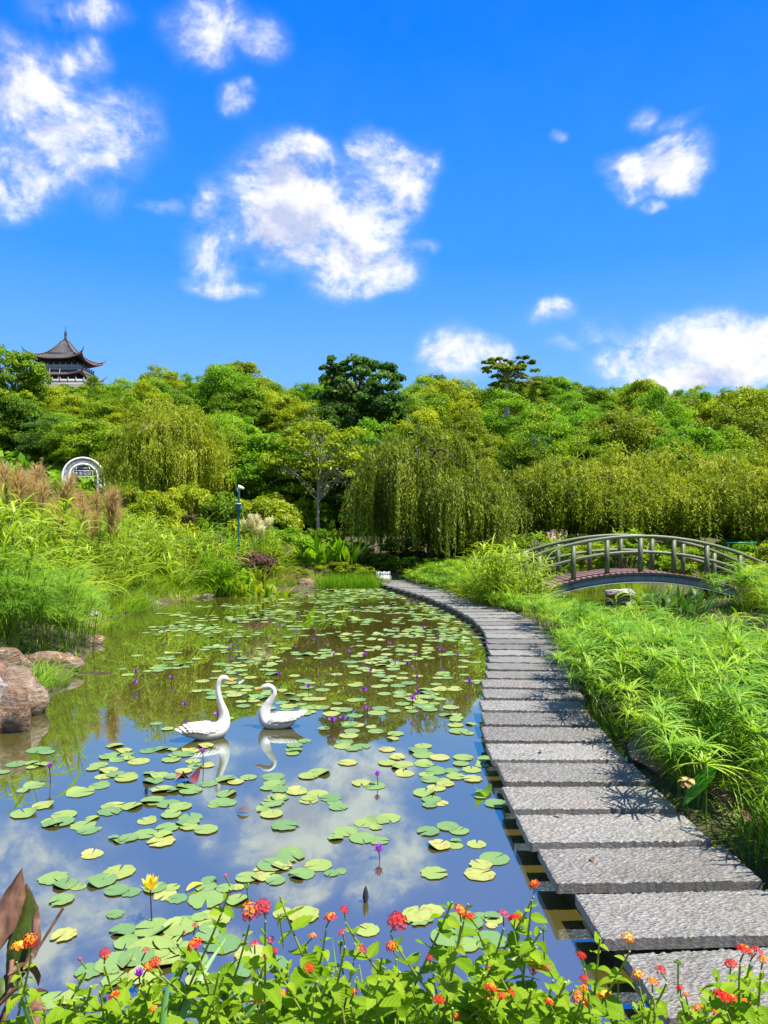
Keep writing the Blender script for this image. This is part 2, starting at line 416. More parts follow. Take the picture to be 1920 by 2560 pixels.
nz = t.new('ShaderNodeSeparateXYZ'); t.l.new(geo.outputs['True Normal'], nz.inputs[0])
topm = t.maprange(nz.outputs[2], .6, .85)
hh = t.math('ADD', t.math('MULTIPLY', vor.outputs['Distance'], topm), t.math('MULTIPLY', t.noise(pos, 60, 4, .6), .25))
bump(t, b, hh, 1.0, .02)
GRAN = m
m, t, b = mat('wet_concrete', .55, .4)
n = t.noise(t.new('ShaderNodeNewGeometry').outputs['Position'], 7, 6, .6)
t.l.new(t.mix(t.maprange(n, .35, .65), (.06, .053, .036), (.13, .115, .08)), b.inputs['Base Color'])
WETC = m

CTR = np.array([(2.35, 1.95), (2.12, 2.6), (1.9, 3.3), (1.72, 4.1), (1.62, 5.0), (1.57, 6.0), (1.585, 7.0), (1.67, 8.2), (1.84, 9.5), (2.09, 10.9), (2.34, 12.5), (2.5, 14.2), (2.5, 16.3), (2.2, 18.9), (1.72, 21.3), (.95, 24.0), (.15, 26.5), (-.05, 27.2)])
def catmull(P, n):
    P = np.asarray(P, float); Q = np.vstack([2 * P[0] - P[1], P, 2 * P[-1] - P[-2]]); out = []
    for k in range(1, len(Q) - 2):
        u = np.linspace(0, 1, n, endpoint=False)[:, None]
        p0, p1, p2, p3 = Q[k - 1], Q[k], Q[k + 1], Q[k + 2]
        out.append(.5 * ((2 * p1) + (-p0 + p2) * u + (2 * p0 - 5 * p1 + 4 * p2 - p3) * u ** 2 + (-p0 + 3 * p1 - 3 * p2 + p3) * u ** 3))
    out.append(P[-1][None]); return np.vstack(out)
cl = catmull(CTR, 24); al = np.concatenate([[0], np.cumsum(np.linalg.norm(np.diff(cl, axis=0), axis=1))])
def centre(s):
    p = np.array([np.interp(s, al, cl[:, k]) for k in (0, 1)]); q = np.array([np.interp(s + .05, al, cl[:, k]) for k in (0, 1)])
    return p, (q - p) / (np.linalg.norm(q - p) + 1e-9)
walk = tag(obj('stone_walkway', None), 'curving walkway of rough grey granite slabs across the pond', 'path', kind='structure')
SLT = .165
def slab_mesh(seed, wid, dep, thick, nx, ny):
    r = np.random.default_rng(seed); X, Y = np.meshgrid(np.linspace(-wid / 2, wid / 2, nx), np.linspace(-dep / 2, dep / 2, ny))
    ph = r.uniform(0, 9, 6)
    Z = .0016 * np.sin(X * 95 + Y * 60 + ph[0]) + .0018 * np.sin(X * 34 - Y * 120 + ph[1]) + r.normal(0, .0022, X.shape)
    edge = (np.abs(X) > wid / 2 - 1e-6) | (np.abs(Y) > dep / 2 - 1e-6)
    Z = Z - np.where(edge, r.uniform(.001, .009, X.shape), 0)
    X = X + np.where(np.abs(Y) > dep / 2 - 1e-6, 0, 0) ; Xe = X + np.where(np.abs(X) > wid / 2 - 1e-6, r.normal(0, .0016, X.shape), 0)
    Ye = Y + np.where(np.abs(Y) > dep / 2 - 1e-6, r.normal(0, .0016, X.shape), 0)
    V = np.stack([Xe, Ye, Z], -1).reshape(-1, 3); i, j = np.meshgrid(np.arange(nx - 1), np.arange(ny - 1)); a = (j * nx + i).ravel()
    mb = MB(); mb.add(V, np.stack([a, a + 1, a + nx + 1, a + nx], 1))
    ring = list(range(nx)) + [k * nx + nx - 1 for k in range(1, ny)] + [(ny - 1) * nx + k for k in range(nx - 2, -1, -1)] + [k * nx for k in range(ny - 2, 0, -1)]
    top = V[ring]; low = top.copy(); low[:, 2] = -thick; m_ = len(ring); k = np.arange(m_)
    mb.add(np.vstack([top, low]), np.stack([k, k + m_, (k + 1) % m_ + m_, (k + 1) % m_], 1))
    mb.add(low, np.arange(m_)[None, ::-1])
    return mb.mesh('slab', GRAN)
rs = np.random.default_rng(4)
s_first = al[np.argmin(np.abs(cl[:, 1] - 4.03) + 0 * cl[:, 0])]
pitch = .575; s = s_first - pitch * 3; k = 0
far_mesh = [slab_mesh(50 + q, 1.2, .455, .062, 26, 8) for q in range(4)]
while s < al[-1] - .2:
    p, tg = centre(s)
    me = slab_mesh(10 + k, 1.2 + rs.uniform(-.03, .03), .46 + rs.uniform(-.012, .012), .064, 90, 34) if k < 14 else far_mesh[k % 4]
    ang = (math.atan2(tg[1], tg[0]) - PI / 2) * .32
    o = obj('slab', me, walk, (p[0] + rs.uniform(-.02, .02) - (.02 if p[1] < 6 else 0), p[1], SLT + rs.uniform(-.006, .006)), ang + rs.uniform(-.012, .012))
    o.rotation_euler = (rs.uniform(-.006, .006), rs.uniform(-.006, .006), o.rotation_euler[2])
    s += (pitch + rs.uniform(-.008, .008)) / max(.6, tg[1]); k += 1
for off in (-.40, .42):
    pts = []
    for s in np.linspace(.2, al[-1], 90):
        p, tg = centre(s); pts.append((p[0] + tg[1] * off, p[1] - tg[0] * off, -.02))
    mb = MB(); mb.sweep(pts, .2, .19); obj('support_beam', mb.mesh('support_beam', WETC), walk)
for s in np.arange(1.0, al[-1], 2.4):
    p, tg = centre(s); mb = MB(); mb.box((0, 0, -.35), (1.1, .22, .5)); obj('pier', mb.mesh('pier', WETC), walk, (p[0], p[1], 0), math.atan2(tg[1], tg[0]) - PI / 2)

# ------------------------------------------------------------------ bridge
m, t, b = mat('olive_painted_steel', .5, .4)
n = t.noise(objco(t), 5, 6, .6); n2 = t.noise(objco(t), 40, 4, .6)
c = t.mix(t.maprange(n, .35, .65), (.085, .1, .045), (.118, .134, .066)); c = t.mix(t.maprange(n2, .68, .8, 0, .6), c, (.16, .15, .1))
t.l.new(c, b.inputs['Base Color']); OLIVE = m
m, t, b = mat('red_brown_planks', .6, .45)
co = objco(t); mp = t.new('ShaderNodeMapping'); mp.inputs['Scale'].default_value = (14, 1.2, 14); t.l.new(co, mp.inputs[0])
oi = t.new('ShaderNodeObjectInfo').outputs['Random']
n = t.noise(mp.outputs[0], 3, 6, .65)
c = t.mix(t.maprange(n, .35, .7), (.1, .042, .034), (.2, .1, .085)); c = t.mix(t.math('MULTIPLY', oi, .4), c, (.17, .11, .1))
t.l.new(c, b.inputs['Base Color']); bump(t, b, n, .3, .006); PLANK = m
m, t, b = mat('blue_grey_beam', .55, .4)
co = objco(t); mp = t.new('ShaderNodeMapping'); mp.inputs['Scale'].default_value = (9, 9, .8); t.l.new(co, mp.inputs[0])
n = t.noise(mp.outputs[0], 2, 6, .6)
c = t.mix(t.maprange(n, .4, .7), (.11, .155, .165), (.2, .26, .26)); c = t.mix(t.maprange(t.noise(co, 3, 4), .62, .75, 0, .8), c, (.07, .055, .04))
t.l.new(c, b.inputs['Base Color']); BEAM = m
BRX, BRY, BRA = 6.8, 20.0, math.radians(3.5)
br = thing('arched_footbridge', 'arched olive green footbridge with red brown plank deck over the stream', 'bridge', (BRX, BRY, 0), BRA)
def zdeck(s): return .93 - .062 * s * s
W2 = 1.38
pw = .145
for k in range(-25, 26):
    s = k * (pw + .012); z = zdeck(s); sl_ = math.atan2(zdeck(s + .05) - zdeck(s - .05), .1)
    if k == -25: mb = MB(); mb.box((0, W2 / 2, -.022), (pw, W2 + .16, .04)); pm = mb.mesh('deck_plank', PLANK)
    o = obj('deck_plank', pm, br, (s, 0, z)); o.rotation_euler = (0, -sl_, 0)
ss_ = np.linspace(-3.75, 3.75, 50)
for y0 in (.02, W2 - .02):
    mb = MB(); mb.sweep([(s, y0, zdeck(s) - .045 - .125) for s in ss_], .05, .20, t=.5)
    mb.sweep([(s, y0 - .03, zdeck(s) - .06) for s in ss_], .12, .022); mb.sweep([(s, y0 - .03, zdeck(s) - .28) for s in ss_], .12, .02)
    obj('steel_beam', mb.mesh('steel_beam', BEAM), br)
    sg = -1 if y0 < 1 else 1
    ry = y0 + sg * .03
    sr = np.linspace(-3.95, 3.95, 60)
    def rh(s): return np.interp(abs(s), [0, 2.6, 3.95], [.97, .97, .92])
    mb = MB(); mb.sweep([(s, ry, zdeck(s) + rh(s) - .035) for s in sr], .085, .09); obj('top_rail', mb.mesh('top_rail', OLIVE), br)
    mb = MB(); mb.sweep([(s, ry, zdeck(s) + .52) for s in sr[2:-2]], .06, .078); obj('middle_rail', mb.mesh('middle_rail', OLIVE), br)
    for s in (-3.82, -2.72, -1.81, -.905, 0, .905, 1.81, 2.72, 3.82):
        lo = zdeck(s) - .03; hi = zdeck(s) + rh(s) - .078
        mb = MB(); mb.box((s, ry - sg * .004, (lo + hi) / 2 - (.25 if abs(s) > 3 else 0)), (.1, .1, hi - lo + (.5 if abs(s) > 3 else 0))); obj('rail_post', mb.mesh('rail_post', OLIVE), br)

# ------------------------------------------------------------------ rocks
def rockmat(name, c1, c2, c3, veins=True):
    m, t, b = mat(name, .8, .35); co = objco(t)
    n = t.noise(co, 2.2, 8, .62, .6); n2 = t.noise(co, 9, 6, .65); mp = t.new('ShaderNodeMapping'); mp.inputs['Scale'].default_value = (1, 1, 4.5); mp.inputs['Rotation'].default_value = (.5, .4, 0); t.l.new(co, mp.inputs[0])
    n3 = t.noise(mp.outputs[0], 3.5, 6, .6, 1.2)
    c = t.mix(t.maprange(n, .4, .6), c1, c2); c = t.mix(t.maprange(n3, .5, .62, 0, .9), c, c3)
    c = t.mix(t.maprange(n2, .52, .7, 0, .75), c, tuple(q * .3 for q in c1)); c = t.mix(t.maprange(t.noise(co, 4.5, 7, .7, .4), .56, .66, 0, .7), c, tuple(min(.7, q * 1.7) for q in c2)); wz = t.new('ShaderNodeSeparateXYZ'); t.l.new(t.new('ShaderNodeNewGeometry').outputs['Position'], wz.inputs[0])
    wet = t.maprange(t.math('ADD', wz.outputs[2], t.math('MULTIPLY', n2, .08)), .05, .12, .8, 0)          # dark algae line at the water's edge
    c = t.mix(wet, c, (.035, .03, .016)); t.l.new(c, b.inputs['Base Color'])
    bump(t, b, t.math('ADD', t.math('ADD', n2, n3), t.noise(co, 24, 6, .7)), 1.0, .07); return m
R_RED = rockmat('red_sandstone', (.19, .075, .05), (.3, .15, .1), (.38, .24, .17))
R_BUFF = rockmat('buff_sandstone', (.26, .18, .12), (.42, .32, .23), (.27, .13, .06))
R_PALE = rockmat('pale_veined_rock', (.36, .33, .3), (.48, .45, .41), (.13, .1, .1))
R_WHITE = rockmat('pale_rock', (.36, .3, .24), (.47, .42, .35), (.28, .21, .15))
R_CHALK = rockmat('chalk_white_rock', (.5, .47, .42), (.6, .57, .52), (.4, .36, .3))
def ico(n):
    import bmesh
    bm = bmesh.new(); bmesh.ops.create_icosphere(bm, subdivisions=n, radius=1)
    V = np.array([v.co[:] for v in bm.verts]); Fc = np.array([[v.index for v in f.verts] for f in bm.faces]); bm.free(); return V, Fc
ICO = {k: ico(k) for k in (2, 3, 4)}
def rock(label, loc, size, m, seed, rz=0.0, sub=4, cuts=9, group=None, name='boulder'):
    V, Fc = ICO[sub]; V = V.copy(); r = np.random.default_rng(seed)
    for _ in range(cuts):                                     # flat broken faces
        n = r.normal(size=3); n /= np.linalg.norm(n); dd = r.uniform(.45, .8); e = V @ n - dd
        V = V - np.clip(e, 0, None)[:, None] * n * .85
    for f_, a_ in ((2.5, .07), (5.3, .035), (11, .02), (23, .01)):
        ph = r.uniform(0, 6, 3); V = V * (1 + a_ * (np.sin(V[:, 0] * f_ + ph[0]) + np.sin(V[:, 1] * f_ * 1.1 + ph[1]) + np.sin(V[:, 2] * f_ * .9 + ph[2]))[:, None])
    V = V + r.normal(0, .009, V.shape)
    mb = MB(); mb.add(V * np.array(size), Fc)
    return tag(obj(name, mb.mesh(name, m, smooth=True), None, loc, rz), label, 'rock', group)
rock('dark red cracked boulder at the left frame edge, top of the heap', (-4.75, 9.0, .42), (.34, .34, .40), R_RED, 3, .3)
rock('large brown veined boulder sloping to the water behind the heap of left boulders', (-4.42, 9.15, .16), (.42, .42, .42), R_BUFF, 17, .6)
rock('pale grey white boulder cut by the left frame edge', (-4.36, 8.35, .24), (.34, .3, .34), R_PALE, 8, .2)
rock('front buff boulder with orange patch touching the water on the left', (-4.1, 8.28, .10), (.32, .28, .38), R_BUFF, 12, -.5)
rock('low flat stone with a small white pebble at the left waterline', tuple(on(168, 1648)) , (.26, .2, .13), R_BUFF, 21, .2)
rock('small white stone lying on the flat waterline stone', tuple(on(166, 1650, .12) + np.array([0, .05, .05])), (.09, .07, .06), R_WHITE, 22, sub=3, name='stone')
rock('pointed buff stone jutting into the pond under the left sedge', tuple(on(205, 1610)), (.55, .3, .17), R_BUFF, 23, .25)
rock('rounded buff stone half hidden below the left reeds', tuple(on(196, 1568, .1)), (.34, .28, .3), R_BUFF, 24)
rock('flat pale stone under the arching reeds on the left shore', tuple(on(205, 1546, .1)), (.6, .4, .22), R_WHITE, 25)
rock('small lone stone in the shallows off the left bank', tuple(on(305, 1535)), (.26, .18, .09), R_WHITE, 26, sub=3, name='stone')
for q, (x, y, sz, lb) in enumerate([(380, 1513, .3, 'grey'), (455, 1503, .26, 'brown'), (485, 1496, .3, 'buff'), (520, 1493, .25, 'pale'), (553, 1485, .42, 'reddish')]):
    rock(f'{lb} shoreline stone number {["one", "two", "three", "four", "five"][q]} from the left below the far left bank grass', tuple(on(x, y)), (sz, sz * .7, sz * .5), [R_WHITE, R_RED, R_BUFF, R_WHITE, R_BUFF][q], 30 + q, sub=3, name='stone', group='stones along the far left shore')
rock('reddish round boulder at the far waterline beside the rushes', tuple(on(772, 1470)) , (.5, .35, .36), R_BUFF, 40)
rock('long pink brown boulder beside the walkway under the sedges', (2.62, 7.25, .02), (.32, .62, .2), R_BUFF, 41, -.15)
rock('dark red brown boulder behind the big green arrowhead leaf', (2.68, 5.85, -.02), (.26, .62, .22), R_RED, 42, -.3)
rock('low brown stone in the shade by the second nearest slab', (2.8, 4.75, -.02), (.25, .4, .16), R_RED, 43, -.2)
rock('flat white rock in the stream under the bridge', tuple(on(1542, 1508) + np.array([0, 0, .04])), (.42, .26, .14), R_CHALK, 44)
rock('grey white rock at the back of the stream under the bridge', tuple(on(1560, 1495) + np.array([0, .3, .05])), (.45, .3, .2), R_CHALK, 45)
rock('buried buff stones under the left sedge stems', (-5.05, 11.35, .12), (.5, .3, .2), R_BUFF, 46, .2)
rock('grey ledge stone at the left edge behind the red boulder', (-5.35, 10.6, .3), (.6, .35, .28), R_BUFF, 47, .1)
rock('thin driftwood coloured stone lying flush with the water left of the pads', tuple(on(229, 1682)), (.26, .06, .025), R_BUFF, 48, sub=3, name='stone')
# ================================================================== foliage prototypes
G_MID = leafmat('leaf_mid_green', [(0, (.07, .14, .008)), (.5, (.165, .285, .01)), (1, (.33, .43, .016))])
G_YEL = leafmat('leaf_yellow_green', [(0, (.11, .17, .006)), (.5, (.27, .35, .01)), (1, (.46, .48, .018))])
G_OLV = leafmat('leaf_olive', [(0, (.08, .125, .008)), (.5, (.19, .25, .01)), (1, (.36, .38, .018))])
G_DRK = leafmat('leaf_dark_green', [(0, (.025, .08, .013)), (.5, (.065, .155, .022)), (1, (.16, .26, .038))])
G_BRT = leafmat('leaf_bright_green', [(0, (.07, .18, .006)), (.5, (.165, .34, .01)), (1, (.32, .48, .025))])
G_WIL = leafmat('willow_leaf', [(0, (.085, .12, .008)), (.5, (.23, .295, .016)), (1, (.44, .47, .04))], trans=.42)
G_WLD = leafmat('willow_leaf_dark', [(0, (.06, .09, .008)), (.5, (.165, .22, .015)), (1, (.35, .38, .04))], trans=.38)
G_SED = leafmat('sedge_leaf', [(0, (.06, .18, .009)), (.45, (.165, .345, .016)), (1, (.42, .55, .055))], trans=.36, rough=.4, spec=.3)
G_SEDL = leafmat('papyrus_leaf', [(0, (0.073, 0.195, 0.015)), (.5, (0.195, 0.366, 0.024)), (1, (0.415, 0.586, 0.073))], trans=.36, rough=.4)
G_REED = leafmat('reed_leaf', [(0, (0.110, 0.195, 0.007)), (.5, (0.268, 0.390, 0.017)), (1, (0.537, 0.610, 0.073))], trans=.38, rough=.4)
G_PALE = leafmat('pale_grass', [(0, (.15, .17, .02)), (.5, (.32, .32, .08)), (1, (.55, .5, .22))], trans=.35)
G_PURP = leafmat('purple_leaf', [(0, (.06, .03, .03)), (.5, (.16, .08, .07)), (1, (.25, .15, .1))], trans=.25)
G_REDF = leafmat('red_bract', [(0, (.2, .01, .02)), (1, (.4, .03, .05))], trans=.2)
G_PLUM = leafmat('brown_plume', [(0, (.34, .21, .12)), (.5, (.5, .34, .21)), (1, (.62, .47, .33))], trans=.4, rough=.8, spec=.1)
G_CREAM = leafmat('cream_plume', [(0, (.62, .55, .4)), (.5, (.78, .72, .58)), (1, (.85, .82, .72))], trans=.35, rough=.8, spec=.1)
G_DEAD = leafmat('dead_leaf', [(0, (.07, .03, .018)), (.5, (.17, .085, .05)), (1, (.34, .2, .11))], trans=.2, rough=.6)
G_STEM = leafmat('green_stem', [(0, (.06, .13, .008)), (1, (.2, .28, .05))], trans=.0)
BARK = plain('grey_brown_bark', (.17, .13, .095), .9, .2, .4, 6, .5, bd=.03)
BARKP = plain('pale_bark', (.34, .3, .24), .9, .2, .3, 6, .4, bd=.03)
BARKD = plain('dark_bark', (.07, .055, .04), .9, .2, .4, 6, .5, bd=.03)

def rdir(rng, n):
    v = rng.normal(size=(n, 3)); return v / np.linalg.norm(v, axis=1)[:, None]
def clumps_on(rng, c, r, n, low=-.35):
    """clump centres over the skin of an ellipsoid"""
    d = rdir(rng, n * 3); d = d[d[:, 2] > low][:n]
    return np.array(c) + d * np.array(r) * rng.uniform(.72, 1.0, (len(d), 1))
def leaf_ball(mb, rng, c, r, n, L, W, tone, up=.35, flat=1.0, down=.3):
    d = rdir(rng, n); d[:, 2] = np.where(d[:, 2] < -.2, -d[:, 2] * .6, d[:, 2])
    p = c + d * np.array([r, r, r * flat]) * (rng.uniform(.45, 1.08, (n, 1)) ** .6)
    nn = d * .8 + rng.normal(0, .55, (n, 3)); nn[:, 2] += up
    mb.leaves(p, nn, L * rng.uniform(.7, 1.3, n), W * rng.uniform(.7, 1.3, n), rng, np.clip(tone + rng.normal(0, .16, n), 0, 1), down)
def make_tree(seed, h, crown, nclump, per, L, W, mt, bark=BARK, trunk_r=.16, lean=(0, 0), rag=.24, flat=.8, limbs=9, low=-.35, bare=0):
    """crown: list of (centre, radii, share); returns trunk and crown meshes"""
    rng = np.random.default_rng(seed); mb = MB(); tips = []
    tot = sum(c[2] for c in crown)
    for c, r, sh in crown:
        r = np.array(r)
        for p in clumps_on(rng, c, r, int(nclump * sh / tot), low):
            rr = rag * r.mean() * rng.uniform(.7, 1.35)
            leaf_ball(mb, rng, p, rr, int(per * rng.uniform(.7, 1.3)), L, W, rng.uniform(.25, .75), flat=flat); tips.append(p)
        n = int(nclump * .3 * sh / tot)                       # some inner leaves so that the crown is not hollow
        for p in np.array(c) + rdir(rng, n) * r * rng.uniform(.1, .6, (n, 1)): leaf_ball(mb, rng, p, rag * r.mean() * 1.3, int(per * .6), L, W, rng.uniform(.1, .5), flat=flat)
    cm = mb.mesh('crown', mt)
    tb = MB(); top = np.array(crown[0][0], float); fork = np.array([lean[0] * .5, lean[1] * .5, max(.25 * h, top[2] - crown[0][1][2] * .9)])
    tb.tube(catmull([(0, 0, -.4), (lean[0] * .2, lean[1] * .2, fork[2] * .5), tuple(fork), tuple((fork + top) / 2), tuple(top + (0, 0, crown[0][1][2] * .5))], 4), np.linspace(trunk_r * 1.15, trunk_r * .25, 17), 9)
    for k in range(limbs):
        p = tips[rng.integers(len(tips))]; a = fork + (top - fork) * rng.uniform(0, .7); mid = (a + p) / 2 + rng.normal(0, .12, 3) * h * .15
        mid[2] += .05 * h
        tb.tube(catmull([tuple(a), tuple(mid), tuple(p)], 4), np.linspace(trunk_r * .42, trunk_r * .06, 9), 6)
        for _ in range(bare):
            e = p + rng.normal(0, .5, 3); tb.tube([mid, (mid + e) / 2 + rng.normal(0, .1, 3), e], [trunk_r * .16, trunk_r * .1, trunk_r * .03], 5)
    return [('trunk', tb.mesh('trunk', bark, smooth=True)), ('crown', cm)]

def make_willow(seed, h, R, nb, per, zlow, mt, spray=.0, strand=(.5, 1.0), leaf=(.17, .036), trunk=(.14, BARK), bushy=0.0, forks=3, lobes=7):
    """weeping tree: lobed top with bunches of hanging strands"""
    rng = np.random.default_rng(seed); mb = MB(); tb = MB()
    P, N, T, A = [], [], [], []
    LB = [(0, 0, R * .62, h)]
    for k in range(lobes):
        a = k * 2 * PI / lobes + rng.uniform(-.3, .3); c = R * rng.uniform(.42, .68); LB.append((c * math.cos(a), c * math.sin(a), R * rng.uniform(.34, .52), h * rng.uniform(.6, .97)))
    for k in range(nb):
        lx, ly, lr, lz = LB[k % len(LB)]; ph = rng.uniform(0, 2 * PI); rr = lr * math.sqrt(rng.uniform(.02, 1))
        z0 = lz * (1 - .30 * (rr / lr) ** 2.2) * rng.uniform(.88, 1.03); s0 = np.array([lx + rr * math.cos(ph), ly + rr * math.sin(ph), z0])
        floor = zlow * rng.uniform(.5, 1.8) + .14 * h * rng.uniform(0, 1) ** 2; full = max(.5, (z0 - floor) * rng.uniform(*strand) * (1.0 if rng.random() < .7 else .5))
        tone = rng.uniform(.2, .8); out = np.array([math.cos(ph), math.sin(ph), 0])
        for q in range(per):
            st = s0 + rng.normal(0, .13, 3) * np.array([1.3, 1.3, .8]); ln = max(.4, full * rng.uniform(.5, 1.05)); n = int(ln / .052) + 3
            u = np.linspace(0, 1, n); reach = rng.uniform(.12, .5) * (1 + spray)
            o2 = out + rng.normal(0, .45, 3) * np.array([1, 1, 0]); arch = rng.uniform(.05, .25) * (1 + 2 * spray)
            pos = st + np.outer(reach * (1 - np.exp(-3.5 * u)), o2); pos[:, 2] += arch * np.sin(np.clip(u * 3.2, 0, PI)) - ln * u ** (1.15 + bushy)
            pos += rng.normal(0, .022 + .04 * bushy, pos.shape); pos[:, 2] = np.maximum(pos[:, 2], .06)
            P.append(pos); a = np.zeros((n, 3)); a[:, 2] = -1 + bushy * .6; a += rng.normal(0, .4 + .5 * bushy, (n, 3)); A.append(a)
            nn = out * .8 + rng.normal(0, .6, (n, 3)); nn[:, 2] += .35; N.append(nn); T.append(np.clip(tone + .15 * (1 - u) + rng.normal(0, .13, n), 0, 1))
    P, N, T, A = map(np.concatenate, (P, N, T, A)); n = len(P)
    mb.leaves(P, N, leaf[0] * rng.uniform(.7, 1.3, n), leaf[1] * rng.uniform(.7, 1.4, n), rng, T, axis=A)
    # short upright sprays on the top
    d = rdir(rng, 260); d[:, 2] = np.abs(d[:, 2]) + .25; r0 = R * np.sqrt(rng.uniform(0, .8, 260)); ph = rng.uniform(0, 2 * PI, 260)
    st = np.array([(LB[q % len(LB)][0] + .75 * LB[q % len(LB)][2] * (r0[q] / R) * math.cos(ph[q]), LB[q % len(LB)][1] + .75 * LB[q % len(LB)][2] * (r0[q] / R) * math.sin(ph[q]), LB[q % len(LB)][3] * (1 - .2 * (r0[q] / R) ** 2)) for q in range(260)])
    for k in range(9):
        mb.leaves(st + d * (k * .055), d[:, [1, 2, 0]] + rng.normal(0, .4, d.shape), leaf[0], leaf[1] * 1.2, rng, np.clip(.7 + rng.normal(0, .15, 260), 0, 1), axis=d + rng.normal(0, .35, d.shape))
    r_, bk = trunk
    for f in range(forks):
        a = rng.uniform(0, 2 * PI); e = np.array([math.cos(a) * R * .35, math.sin(a) * R * .35, h * .8])
        tb.tube(catmull([(0.08 * f, 0, -.4), (e[0] * .15, e[1] * .15, h * .25), tuple(e * np.array([.55, .55, .65])), tuple(e)], 5), np.linspace(r_, r_ * .25, 16), 8)
        for q in range(5):
            a2 = a + rng.uniform(-1.2, 1.2); e2 = np.array([math.cos(a2) * R * .8, math.sin(a2) * R * .8, h * .72]); m2 = e * .75 + np.array([0, 0, .15 * h])
            tb.tube(catmull([tuple(e * .75), tuple((m2 + e2) / 2 + (0, 0, .08 * h)), tuple(e2)], 4), np.linspace(r_ * .35, r_ * .07, 9), 5)
    return [('trunk', tb.mesh('trunk', bk, smooth=True)), ('crown', mb.mesh('crown', mt))]

def make_shrub(seed, r, n, per, L, W, mt, flat=.85, stems=10):
    rng = np.random.default_rng(seed); mb = MB(); r = np.array(r, float); tb = MB()
    for p in clumps_on(rng, (0, 0, r[2] * .85), r, n, -.75):
        p[2] = max(p[2], .08); leaf_ball(mb, rng, p, .28 * r.mean() * rng.uniform(.7, 1.3), per, L, W, rng.uniform(.25, .75), flat=flat)
        if stems > 0: tb.tube([(0, 0, -.1), tuple(p * np.array([.5, .5, .55])), tuple(p)], [.02, .014, .006], 5); stems -= 1
    return [('stem', tb.mesh('stem', BARK)), ('foliage', mb.mesh('foliage', mt))]
def make_rosette_shrub(seed, r, n, L, W, mt):
    """shrub of long leaves in whorls (rhododendron or frangipani kind)"""
    rng = np.random.default_rng(seed); mb = MB(); tb = MB(); r = np.array(r, float)
    for p in clumps_on(rng, (0, 0, r[2] * .8), r, n, -.6):
        p[2] = max(p[2], .12); k = rng.integers(10, 15); az = np.linspace(0, 2 * PI, k, endpoint=False) + rng.uniform(0, 6); tone = rng.uniform(.3, .8)
        mb.blades(np.repeat(p[None], k, 0), az, rng.uniform(-.1, .9, k), L * rng.uniform(.8, 1.2, k), W * rng.uniform(.8, 1.2, k), rng.uniform(.3, .9, k), 3, np.clip(tone + rng.normal(0, .12, k), 0, 1), prof=[.25, .9, 1.0, .06])
        tb.tube([(0, 0, -.1), tuple(p * np.array([.6, .6, .5])), tuple(p)], [.025, .016, .008], 5)
    return [('stem', tb.mesh('stem', BARK)), ('foliage', mb.mesh('foliage', mt))]
def make_sedge(seed, nst, h, ul, w, mt=G_SED, spread=.3, nl=(15, 23), seg=4, lean=.35):
    """umbrella sedge clump: stems, each with a wheel of arching leaves on top"""
    rng = np.random.default_rng(seed); mb = MB(); tb = MB()
    for k in range(nst):
        a = rng.uniform(0, 2 * PI); r0 = spread * .5 * math.sqrt(rng.random()); b0 = np.array([r0 * math.cos(a), r0 * math.sin(a), -.1])
        hh = h * rng.uniform(.55, 1.05); ln = rng.uniform(.1, lean); top = b0 + np.array([math.cos(a) * ln * hh, math.sin(a) * ln * hh, hh + .1]); mid = (b0 + top) / 2 + np.array([-math.cos(a) * .04, -math.sin(a) * .04, .05])
        tone = rng.uniform(.2, .8)
        tb.stems([b0, mid], [mid, top], [.006, .005], tone * .7)
        n = rng.integers(*nl); az = np.linspace(0, 2 * PI, n, endpoint=False) + rng.normal(0, .14, n)
        mb.blades(np.repeat(top[None], n, 0), az, rng.uniform(.0, .75, n) + .1, ul * rng.uniform(.7, 1.15, n), w * rng.uniform(.75, 1.2, n), rng.uniform(.5, 1.5, n), seg, np.clip(tone + rng.normal(0, .14, n), 0, 1), twist=.5)
        m_ = n // 3; mb.blades(np.repeat(top[None], m_, 0), rng.uniform(0, 6.28, m_), rng.uniform(.6, 1.4, m_), ul * rng.uniform(.3, .6, m_), w * .6, .4, 3, np.clip(tone + .15, 0, 1))
    return [('stem', tb.mesh('stem', G_STEM)), ('leaf_whorl', mb.mesh('leaf_whorl', mt))]
